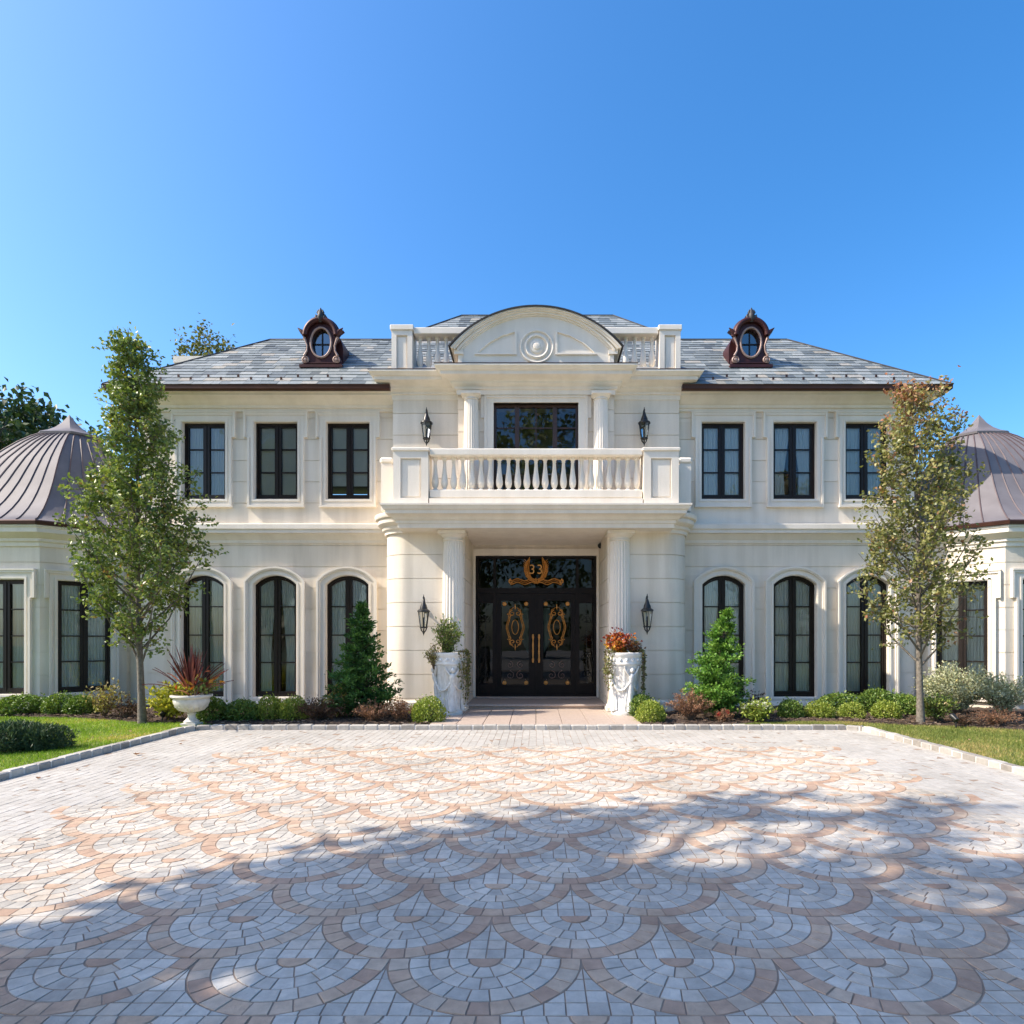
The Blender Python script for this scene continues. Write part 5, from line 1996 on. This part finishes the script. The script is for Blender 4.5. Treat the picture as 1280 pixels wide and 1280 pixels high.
# ------- planters
def tall_planter(px, D, label):
    t = empty('planter', (PX(px, D), D, 0.075), label, 'planter', 'tall carved white planters flanking the steps')
    H_ = 1.27
    mb = MB()
    prof = [(0.27, 0.0), (0.275, 0.05), (0.25, 0.07), (0.235, 0.12), (0.225, 0.25), (0.23, 0.45), (0.25, 0.65), (0.275, 0.82), (0.30, 0.93), (0.315, 1.0), (0.315, 1.02), (0.345, 1.03), (0.35, 1.06), (0.33, 1.09), (0.335, 1.17), (0.355, 1.20), (0.365, 1.225), (0.365, 1.26), (0.33, 1.27), (0.31, 1.265), (0.30, 1.18), (0.0, 1.17)]
    n = 72
    rings = []
    for r_, z in prof:
        ring = []
        for k in range(n):
            a = 2 * PI * k / n
            rr = r_
            if 0.1 < z < 0.95:                      # draped folds
                rr = r_ * (1 + 0.055 * math.sin(8 * a + 3.5 * z) * math.sin(PI * (z - 0.1) / 0.85) + 0.03 * math.sin(19 * a - 5 * z))
            ring.append((rr * math.cos(a), rr * math.sin(a), z))
        rings.append(ring)
    mb.loops(rings, True, True, True)
    body = mb.build('body', M['marble'], t, 50)
    rel = MB()

    def on(a, z, e=0.02):
        z = min(max(z, 0.02), 1.2)
        for k in range(len(prof) - 1):
            if prof[k][1] <= z <= prof[k + 1][1]:
                f_ = (z - prof[k][1]) / max(1e-6, prof[k + 1][1] - prof[k][1])
                r_ = prof[k][0] + (prof[k + 1][0] - prof[k][0]) * f_
                return ((r_ + e) * math.cos(a), (r_ + e) * math.sin(a), z)
        return (0, 0, z)
    for k in range(4):                              # four relief figures in long drapery with swags between
        a = -PI / 2 + 0.35 + k * PI / 2
        rel.tube([on(a, z, e) for z, e in ((0.08, 0.01), (0.2, 0.02), (0.4, 0.03), (0.58, 0.035), (0.66, 0.03), (0.76, 0.04), (0.83, 0.035), (0.855, 0.02))],
                 [0.085, 0.075, 0.06, 0.055, 0.04, 0.06, 0.05, 0.02], 10, squash=0.8)
        rel.tube([on(a, z, 0.04) for z in (0.86, 0.89, 0.93, 0.965)], [0.02, 0.042, 0.042, 0.015], 10)
        for s_ in (-1, 1):
            rel.tube([on(a + s_ * q, z, 0.035) for q, z in ((0.14, 0.81), (0.28, 0.86), (0.42, 0.93), (0.48, 0.99))], [0.025, 0.024, 0.02, 0.016], 8)
            rel.tube([on(a + s_ * q, z, 0.03) for q, z in ((0.05, 0.68), (0.25, 0.60), (0.5, 0.52), (0.785, 0.50))], [0.03, 0.026, 0.022, 0.02], 8)
            for m_ in range(3):
                rel.tube([on(a + s_ * (0.04 + 0.10 * m_ + 0.22 * q), 0.6 - 0.5 * q, 0.022) for q in (0, 0.33, 0.66, 1.0)], [0.014, 0.018, 0.02, 0.014], 6)
    for k in range(16):
        a = 2 * PI * k / 16
        rel.lathe([(0.03, -0.03), (0.035, 0.0), (0.02, 0.025), (0.0, 0.03)], 8, on(a, 1.13, 0.0))
    rel.build('relief', M['marble'], body, 60)
    mb = MB()
    mb.lathe([(0.0, 1.19), (0.29, 1.19), (0.2, 1.225), (0.0, 1.23)], 20)
    mb.build('potting_soil', M['soil'], t)
    return t.location


def trailing(name, base, r, z, a0, n, ln, mat, label, leaf=(0.055, 0.042)):
    """strands hanging over a rim"""
    t = empty(name, (base[0], base[1], base[2] + z), label, 'plant')
    mb = MB()
    P = []
    for k in range(n):
        a = a0 + rng.gauss(0, 0.28)
        L_ = ln * rng.uniform(0.45, 1.05)
        pts = [Vector((r * 0.7 * math.cos(a), r * 0.7 * math.sin(a), 0.02))]
        pts.append(Vector((r * 1.04 * math.cos(a), r * 1.04 * math.sin(a), 0.05)))
        for q in range(1, 8):
            s = q / 7
            rr = r * (1.13 - 0.06 * s) + rng.uniform(-0.012, 0.012)
            aa = a + rng.uniform(-0.06, 0.06)
            pts.append(Vector((rr * math.cos(aa), rr * math.sin(aa), -L_ * s)))
        mb.tube(pts, 0.004, 4)
        for q in range(int(30 * L_) + 5):
            f_ = rng.random() * 7.99
            i_ = int(f_)
            if i_ + 1 < len(pts):
                p = pts[i_].lerp(pts[i_ + 1], f_ - i_)
                P.append(tuple(p + Vector((rng.gauss(0, .02), rng.gauss(0, .02), rng.gauss(0, .015)))))
    mb.build('vines', M['twig'], t)
    leaf_mesh('foliage', np.array(P), leaf[0], leaf[1], nrg.normal(0.5, 0.25, len(P)), mat, parent=t)


UL = tall_planter(561.5, 12.86, 'carved white planter left of the steps, holding the tall green plant')
UR = tall_planter(780.5, 12.86, 'carved white planter right of the steps, holding red and orange coleus')
stem_shrub('leafy_shrub', 560, 12.86, 40, 52, 60, 1500, (0.075, 0.028), G['lime'], 'upright green leafy plant in the left tall planter', 'plant', z=UL[2] + 1.2, droop=0.05, core=0.1)
trailing('trailing_ivy', UL, 0.365, 1.26, -0.35, 16, 1.0, G['ivy'], 'pale ivy trailing down the door side of the left tall planter')
stem_shrub('flower_cluster', 542, 12.66, 24, 34, 24, 420, (0.05, 0.025), G['dry'], 'tan dry flowers hanging at the outer rim of the left tall planter', 'plant', z=UL[2] + 0.93, droop=0.5)
stem_shrub('coleus', 774, 12.86, 40, 36, 34, 640, (0.085, 0.055), G['coleus'], 'red and orange coleus in the right tall planter', 'plant', z=UR[2] + 1.2, droop=0.1, core=0.1, tonek=lambda P, W_, H_: 0.3 - 0.6 * P[:, 2] / H_)
stem_shrub('coleus', 793, 12.8, 24, 20, 20, 240, (0.07, 0.045), G['brown'], 'small dark leafy plant at the right rim of the right tall planter', 'plant', z=UR[2] + 1.2, droop=0.3)
trailing('trailing_ivy', UR, 0.365, 1.26, -0.2, 12, 0.85, G['ivy'], 'pale ivy trailing on the outer side of the right tall planter')
trailing('trailing_ivy', UR, 0.365, 1.26, PI + 0.3, 12, 0.75, G['ivy'], 'pale ivy trailing on the door side of the right tall planter')

# stone bowl urn with cordyline
UX, UYD = PX(238, 11.32), 11.36
t = empty('bowl_urn', (UX, UYD, 0.045), 'pale stone bowl urn on a short foot at the left kerb corner', 'urn')
mb = MB()
mb.box(-0.135, 0.135, -0.135, 0.135, 0.0, 0.05)
mb.lathe([(0.125, 0.0505), (0.13, 0.08), (0.105, 0.10), (0.07, 0.14), (0.06, 0.19), (0.075, 0.21), (0.08, 0.225), (0.06, 0.235), (0.10, 0.255), (0.19, 0.29), (0.265, 0.35), (0.295, 0.42), (0.30, 0.47), (0.29, 0.49), (0.335, 0.515), (0.35, 0.535), (0.345, 0.56), (0.31, 0.565), (0.29, 0.53), (0.27, 0.50), (0.0, 0.50)], 48)
b_ = mb.build('bowl', M['urnstone'], t, 40)
mb = MB()
for k in range(20):
    a = 2 * PI * k / 20
    mb.tube([(0.12 * math.cos(a), 0.12 * math.sin(a), 0.262), (0.20 * math.cos(a), 0.20 * math.sin(a), 0.297), (0.268 * math.cos(a), 0.268 * math.sin(a), 0.36)], [0.014, 0.022, 0.012], 6)
mb.build('gadroon', M['urnstone'], b_, 60)


def straps(name, loc, n, L_, wdt, mat, label):
    t = empty(name, loc, label, 'plant')
    mb = MB()
    for k in range(n):
        a = rng.uniform(0, 2 * PI)
        el = R(rng.uniform(32, 88) if k % 3 else rng.uniform(62, 88))
        ln = L_ * rng.uniform(0.7, 1.1)
        dr = rng.uniform(0.1, 0.5) * (1.2 - el / (PI / 2))
        tn = rng.random()
        ca, sa = math.cos(a), math.sin(a)
        m = 8
        L0, R0 = [], []
        for q in range(m + 1):
            s = q / m
            h = ln * s * math.cos(el)
            z = ln * s * math.sin(el) - dr * ln * s * s
            w_ = wdt * (0.5 + 1.2 * s) * (1 - s) ** 0.6 if s < 0.999 else 0.0008
            L0.append((h * ca - sa * w_ / 2, h * sa + ca * w_ / 2, z + w_ * 0.25))
            R0.append((h * ca + sa * w_ / 2, h * sa - ca * w_ / 2, z + w_ * 0.25))
        C0 = [((l_[0] + r_[0]) / 2, (l_[1] + r_[1]) / 2, l_[2] - 0.012) for l_, r_ in zip(L0, R0)]
        for A, B in ((L0, C0), (C0, R0)):
            i_ = mb.av(A)
            j_ = mb.av(B)
            for q in range(m):
                mb.af((i_ + q, j_ + q, j_ + q + 1, i_ + q + 1), min(1, max(0, tn + rng.gauss(0, 0.05))))
    mb.build('blades', mat, t, 60)


straps('cordyline', (UX, UYD, 0.545), 84, 1.02, 0.05, G['cordyline'], 'spiky dark red cordyline rising from the stone bowl urn')
stem_shrub('coleus', 231, 11.36, 50, 20, 30, 520, (0.065, 0.045), G['yellow'], 'yellow leaves spilling over the left rim of the stone bowl urn', 'plant', z=0.54, droop=0.55)
stem_shrub('coleus', 258, 11.38, 30, 24, 20, 260, (0.065, 0.045), G['lime'], 'green leaves at the right rim of the stone bowl urn', 'plant', z=0.54, droop=0.7)
stem_shrub('coleus', 245, 11.2, 62, 34, 9, 18, (0.12, 0.085), G['coleus'], 'few orange leaves low among the cordyline blades', 'plant', z=0.56, droop=0.2, core=0.7, tonek=lambda P, W_, H_: 0.15)


# ------- trees
def tree(name, x, y, z, H_, trunk_h, trunk_r, envelope, nb, nleaf, leaf, mat, bark, label, seed, rise=0.9, lean=(0, 0), group=None, jit=0.11, tonek=None, twig_len=0.35, sag=0.0, keep=None):
    """tapered trunk, rising limbs and a crown of separate leaves; envelope(s) gives crown radius"""
    r_ = random.Random(seed)
    t = empty(name, (x, y, z), label, 'tree', group)
    mb = MB()
    ax = [Vector((lean[0] * s + 0.05 * math.sin(s * 7 + seed) * s, lean[1] * s + 0.04 * math.cos(s * 5 + seed) * s, H_ * 0.97 * s)) for s in [k / 14 for k in range(15)]]
    mb.tube([ax[0] - Vector((0, 0, 0.2))] + ax, [trunk_r * 1.35, trunk_r * 1.18] + [trunk_r * (1 - 0.93 * (k / 14) ** 0.8) for k in range(1, 15)], 12)

    def axis(s):
        f_ = min(13.999, s * 14)
        i_ = int(f_)
        return ax[i_].lerp(ax[i_ + 1], f_ - i_)
    tips = []
    s0 = trunk_h / H_
    for k in range(nb):
        s = s0 + (0.97 - s0) * ((k + r_.random()) / nb) ** 0.9
        a = k * 2.399 + r_.uniform(-0.5, 0.5)
        u = (s - s0) / (1 - s0)
        reach = envelope(u) * r_.uniform(0.7, 1.15)
        base = axis(max(0.02, s - 0.12 * (1 - u) * rise))
        end = axis(s) + Vector((math.cos(a) * reach, math.sin(a) * reach, reach * rise * r_.uniform(0.3, 0.8) - sag * reach))
        end.z = min(end.z, H_)
        mid = base.lerp(end, 0.5) + Vector((math.cos(a) * reach * 0.12, math.sin(a) * reach * 0.12, -0.08 * reach))
        br = trunk_r * 0.36 * (1 - 0.75 * u)
        mb.tube([base, mid, end], [br, br * 0.6, br * 0.2], 6)
        nt = max(3, int(3 + reach / twig_len * 2.6))
        for q in range(nt):
            w_ = r_.uniform(0.25, 1.0)
            p = (base.lerp(mid, w_ * 2) if w_ < 0.5 else mid.lerp(end, w_ * 2 - 1))
            dv = Vector((r_.gauss(0, 1), r_.gauss(0, 1), r_.gauss(0.35, 0.7))).normalized() * twig_len * r_.uniform(0.5, 1.2)
            e2 = p + dv
            if keep is not None and not keep(np.array([[e2.x + x, e2.y + y, e2.z + z]]))[0]:
                continue
            mb.tube([p, p + dv * 0.5, e2], [br * 0.3 + 0.003, br * 0.2 + 0.002, 0.002], 4)
            tips.append((p, e2, u))
    mb.build('trunk', bark, t, 60)
    P, U, T = [], [], []
    per = nleaf / len(tips)
    for (p, e2, u) in tips:
        tn = r_.gauss(0.5, 0.12)
        m = int(per * r_.uniform(0.5, 1.5) + 0.5)
        for q in range(m):
            w_ = r_.random() ** 0.7
            P.append(tuple(p.lerp(e2, w_) + Vector((r_.gauss(0, jit), r_.gauss(0, jit), r_.gauss(0, jit)))))
            U.append((r_.gauss(0, 0.5), r_.gauss(0, 0.5), -0.35))
            T.append(tn + r_.gauss(0, 0.2))
    P = np.array(P)
    T = np.array(T)
    U = np.array(U)
    ok = P[:, 2] < H_ + 0.04
    P, T, U = P[ok], T[ok], U[ok]
    if keep is not None:
        k_ = keep(P + np.array([x, y, z]))
        P, T, U = P[k_], T[k_], U[k_]
    if tonek:
        T = T + tonek(P)
    leaf_mesh('crown', P, leaf[0], leaf[1], T, mat, U=U, spread=0.7, parent=t)
    return t


def env_tab(tab):
    def f_(u):
        for (a, b), (c, d_) in zip(tab[:-1], tab[1:]):
            if a <= u <= c:
                return b + (d_ - b) * (u - a) / (c - a)
        return tab[-1][1]
    return f_


TD = 11.6
tree('pear_tree', PX(178, TD), TD, 0.04, 7.55, 1.9, 0.068, env_tab([(0, 0.45), (0.08, 1.0), (0.2, 1.02), (0.34, 0.98), (0.48, 0.84), (0.60, 0.64), (0.72, 0.45), (0.84, 0.26), (1, 0.10)]),
     96, 19000, (0.082, 0.054), G['pear'], M['bark'], 'tall slim green pear tree on the left lawn', 41, rise=0.95, lean=(-0.22, 0.0), jit=0.06, group='young street pears either side of the drive')
tree('pear_tree', PX(1151, 11.5), 11.5, 0.04, 6.45, 1.75, 0.066, env_tab([(0, 0.6), (0.12, 1.0), (0.35, 0.92), (0.55, 0.8), (0.72, 0.68), (0.87, 0.4), (1, 0.10)]),
     74, 11500, (0.08, 0.052), G['pear2'], M['bark'], 'slim pear tree on the right lawn with bronze turning leaves at its top', 42, rise=0.95, lean=(-0.12, 0.0), jit=0.06,
     tonek=lambda P: -0.13 + 0.5 * np.clip((P[:, 2] - 5.0) / 1.2, 0, 1) + 0.08 * np.clip(P[:, 0], 0, 1), group='young street pears either side of the drive')

# trees beyond the house
bigenv = env_tab([(0, 2.2), (0.3, 3.6), (0.6, 3.2), (0.85, 1.9), (1, 0.4)])
tree('tree', PX(28, 27), 27, -0.05, 12.4, 4.0, 0.28, bigenv, 46, 7500, (0.30, 0.20), G['oak'], M['darkbark'], 'dark green tree behind the left tower, its crown against the sky', 51, group='trees behind the house', jit=0.32, twig_len=0.8)
tree('tree', PX(-75, 29), 29, -0.05, 13.0, 3.5, 0.3, bigenv, 46, 7000, (0.32, 0.21), G['oak'], M['darkbark'], 'dark green tree behind the left tower, cut by the photo edge', 52, group='trees behind the house', jit=0.34, twig_len=0.8)
tree('tree', PX(262, 46), 46, -0.05, 24.6, 10, 0.34, env_tab([(0, 2.0), (0.6, 2.6), (0.85, 2.2), (1, 1.0)]), 60, 6500, (0.30, 0.19), G['elm'], M['twig'], 'thin pale tree top showing over the left end of the slate roof', 53, group='trees behind the house', jit=0.3, twig_len=0.8)

# trees left of and behind the viewer: they shade the drive and stand in the window reflections
SUN_POOLS = [(1.85, 5.0, 1.0, 0.5), (1.2, 4.6, 0.6, 0.24), (2.7, 3.84, 0.62, 0.36), (2.55, 4.35, 0.4, 0.14), (3.6, 4.75, 0.55, 0.22), (5.0, 5.3, 1.4, 0.6), (-1.5, 2.95, 0.22, 0.12), (2.9, 6.0, 0.6, 0.18)]


def open_crown(P):
    """thin the crowns where the drive has its sun pools and past the edge of the shade"""
    X = P[:, 0] + P[:, 2] * (-SUN_TO.x / SUN_TO.z)
    Y = P[:, 1] + P[:, 2] * (-SUN_TO.y / SUN_TO.z)
    edge = np.interp(X, [-3.4, -2.95, -2.6, -2.0, -1.3, -0.3, 0.8, 1.7, 3.0, 4.0, 6.0], [3.1, 3.4, 4.5, 5.3, 5.85, 6.2, 6.15, 6.5, 6.5, 6.2, 5.7])
    k = (Y < edge + nrg.normal(0, 0.16, len(P))) & (X > -3.4 + nrg.normal(0, 0.2, len(P)))
    for a, b, ra, rb in SUN_POOLS:
        k &= ((X - a) / ra) ** 2 + ((Y - b) / rb) ** 2 > nrg.uniform(0.85, 1.9, len(P))
    return k


shade = env_tab([(0, 2.0), (0.3, 3.3), (0.6, 3.1), (0.85, 2.1), (1, 0.6)])
tree('tree', -8.15, 1.12, 0, 13.6, 7.4, 0.26, shade, 70, 17000, (0.27, 0.19), G['oak'], M['bark'], 'tall leafy tree left of the drive that shades the near paving', 61, group='trees around the drive', jit=0.3, twig_len=0.8, keep=open_crown)
tree('tree', -16.2, -1.25, 0, 23.5, 16.4, 0.3, shade, 60, 13000, (0.27, 0.19), G['oak'], M['bark'], 'tallest leafy tree left of the drive, farther out', 62, group='trees around the drive', jit=0.3, twig_len=0.8, keep=open_crown)
tree('tree', -10.3, 0.05, 0, 15.0, 7.6, 0.26, shade, 60, 13000, (0.27, 0.19), G['oak'], M['bark'], 'tall leafy tree left of the drive, nearer the road', 63, group='trees around the drive', jit=0.3, twig_len=0.8, keep=open_crown)
for k, (x, y, h) in enumerate(((-17, -22, 12.5), (-7, -25, 17), (0.5, -23, 25), (10, -25, 16), (19, -21, 15))):
    tree('tree', x, y, 0, h, 2.5, 0.26, env_tab([(0, 2.4), (0.3, 4.6), (0.6, 4.2), (0.85, 2.6), (1, 0.6)]), 40, 4500, (0.45, 0.32), G['lime'], M['darkbark'],
         ['broad tree across the road, far left behind the viewer', 'broad tree across the road, left behind the viewer', 'shorter tree across the road straight behind the viewer', 'broad tree across the road, right behind the viewer', 'broad tree across the road, far right behind the viewer'][k],
         70 + k, group='trees across the road', jit=0.45, twig_len=0.9)

# ------- grass, litter
def grass(name, polys, n, mat, z, lab):
    P = []
    for (x0, x1, y0, y1, test, m) in polys:
        q = nrg.uniform(size=(m, 2)) * np.array([x1 - x0, y1 - y0]) + np.array([x0, y0])
        q = q[[test(a, b) for a, b in q]]
        P.append(q)
    P = np.concatenate(P)
    n = len(P)
    h = nrg.uniform(0.018, 0.042, n)
    a = nrg.uniform(0, 2 * PI, n)
    wv = np.stack([np.cos(a), np.sin(a)], 1) * 0.0045
    ln = nrg.normal(0, 0.014, (n, 2))
    V = np.zeros((n, 3, 3))
    V[:, 0, :2] = P - wv
    V[:, 1, :2] = P + wv
    V[:, 2, :2] = P + ln
    V[:, :2, 2] = z - 0.004
    V[:, 2, 2] = z + h
    me = bpy.data.meshes.new(name)
    me.vertices.add(3 * n)
    me.vertices.foreach_set('co', V.ravel())
    me.loops.add(3 * n)
    me.loops.foreach_set('vertex_index', np.arange(3 * n, dtype=np.int32))
    me.polygons.add(n)
    me.polygons.foreach_set('loop_start', (np.arange(n) * 3).astype(np.int32))
    me.polygons.foreach_set('loop_total', np.full(n, 3, np.int32))
    me.update(calc_edges=True)
    patch = 0.30 * np.exp(-(((P[:, 0] + 6.9) / 0.9) ** 2 + ((P[:, 1] - 9.9) / 0.6) ** 2)) + 0.26 * np.sin(P[:, 0] * 1.7 + np.sin(P[:, 1] * 2.3)) * np.sin(P[:, 1] * 1.9 + 0.7) + 0.12 * np.sin(P[:, 0] * 5.1) * np.sin(P[:, 1] * 4.3)
    at = me.attributes.new('tone', 'FLOAT', 'FACE')
    at.data.foreach_set('value', np.clip(nrg.normal(0.45, 0.22, n) + 1.25 * patch, 0, 1).astype(np.float32))
    me.materials.append(mat)
    o = link(name, me)
    tag(o, lab, 'grass', kind='stuff')


def bed_edge_l(x):
    tab = [(-15, 12.45), (-12, 12.5), (-10.4, 12.55), (-9.2, 12.4), (-8.2, 12.05), (-7.5, 11.72), (-6.9, 11.62), (-6.3, 11.72), (-5.9, 11.33), (-5, 11.33)]
    for (a, b), (c, d_) in zip(tab[:-1], tab[1:]):
        if a <= x <= c:
            return b + (d_ - b) * (x - a) / (c - a)
    return 12.4


def bed_edge_r(x):
    tab = [(3.4, 11.32), (3.6, 11.32), (4.1, 11.6), (5.0, 11.8), (6.0, 11.75), (6.7, 11.35), (7.6, 11.15), (8.6, 10.6), (9.6, 10.2), (11, 10.1), (13, 10.6)]
    for (a, b), (c, d_) in zip(tab[:-1], tab[1:]):
        if a <= x <= c:
            return b + (d_ - b) * (x - a) / (c - a)
    return 10.6


grass('grass', [(-15, KL - 0.13, 3.0, 12.6, lambda a, b: b < bed_edge_l(a) and a > -0.87 * b - 4.0, 200000),
                (KL - 0.13, KL + 0.5, KB - 0.2, 11.8, lambda a, b: b < bed_edge_l(a) and b > KB + 0.14, 2500)], 0, G['grass'], 0.05, 'bright green mown grass of the left lawn')
grass('grass', [(KR + 0.13, 13, 3.0, 11.8, lambda a, b: b < bed_edge_r(a) and a < 0.79 * b + 4.0, 150000),
                (3.45, KR + 0.13, KB + 0.135, 11.85, lambda a, b: b < bed_edge_r(a), 16000)], 0, G['grass2'], 0.05, 'patchy yellowing grass of the right lawn')

# bark chips over the beds
mb = MB()
for k in range(5200):
    if rng.random() < 0.6:
        x = rng.uniform(-11.5, -1.95)
        y = rng.uniform(bed_edge_l(x) if x < -5 else 11.33, 13.4)
    else:
        x = rng.uniform(1.95, 11)
        y = rng.uniform(bed_edge_r(x) if x > 3.5 else 11.33, 13.4)
    s = rng.uniform(0.012, 0.035)
    mb.m = Matrix.Translation((x, y, 0.088 + rng.uniform(-0.01, 0.012))) @ Matrix.Rotation(rng.uniform(0, 6.28), 4, 'Z') @ Matrix.Rotation(rng.gauss(0, 0.35), 4, 'X')
    mb.box(-s, s, -s * 0.4, s * 0.4, -0.004, 0.004, rng.random())
mb.m = None
M['chip'] = toned('bark_chip', [(0.0, (0.05, 0.028, 0.018)), (0.6, (0.13, 0.085, 0.055)), (1.0, (0.25, 0.19, 0.14))], 0.95)
tag(mb.build('bark_mulch', M['chip']), 'brown bark chips covering the flower beds', 'mulch', kind='stuff')

# leaves lying in the grass
for k in range(16):
    left = k < 9
    x, y = (rng.uniform(-9.2, -6.4), rng.uniform(8.6, 11.2)) if left else (rng.uniform(6.1, 8.6), rng.uniform(8.4, 10.9))
    s = rng.uniform(0.03, 0.06)
    mb = MB()
    rows = []
    for q in range(6):
        u = q / 5
        w_ = s * 0.45 * math.sin(PI * min(0.97, u + 0.06))
        rows.append([(s * (u - 0.5), -w_, w_ * 0.5), (s * (u - 0.5), 0, 0.0), (s * (u - 0.5), w_, w_ * 0.4)])
    mb.loops(rows, False, tone=rng.random())
    o = mb.build('fallen_leaf', G['rust'], None, 40, (x, y, 0.085))
    o.rotation_euler = (rng.uniform(-.4, .4), rng.uniform(-.4, .4), rng.uniform(0, 6))
    tag(o, 'small dry leaf lying in the grass of the left lawn' if left else 'small dry leaf lying in the grass of the right lawn', 'leaf', 'leaves in the left lawn' if left else 'leaves in the right lawn')

# a few fallen leaves on the drive
LP = [(171, 944, 0.085, 'curled orange leaf fallen on the paving by the left kerb'), (48, 974, 0.06, 'brown leaf lying against the left kerb at the photo edge'),
      (226, 931, 0.05, 'small tan leaf on the paving near the left kerb corner'), (97, 963, 0.045, 'small brown leaf on the pale margin along the left kerb'),
      (318, 966, 0.04, 'tiny tan leaf on the fan paving at left'), (660, 957, 0.03, 'tiny brown leaf on the fan paving in front of the door')]
for (lx, ly, s, lab) in LP:
    D = F * CH / (ly - CY)
    mb = MB()
    n = 6
    for q in range(2):
        sg = 1 if q else -1
        rows = []
        for k in range(n + 1):
            u = k / n
            w_ = s * 0.42 * math.sin(PI * min(0.98, u + 0.05)) * (1 + 0.25 * math.sin(u * 15))
            rows.append([(s * (u - 0.5), 0, 0.006 + 0.25 * s * (u - 0.5) ** 2 * 4), (s * (u - 0.5), sg * w_, 0.008 + w_ * 0.55 + 0.25 * s * (u - 0.5) ** 2 * 4)])
        mb.loops(rows, False)
    o = mb.build('fallen_leaf', G['rust'], None, 40, (PX(lx, D), D, 0.002))
    o.rotation_euler = (0, 0, rng.uniform(0, 6))
    tag(o, lab, 'leaf', 'leaves fallen on the drive')
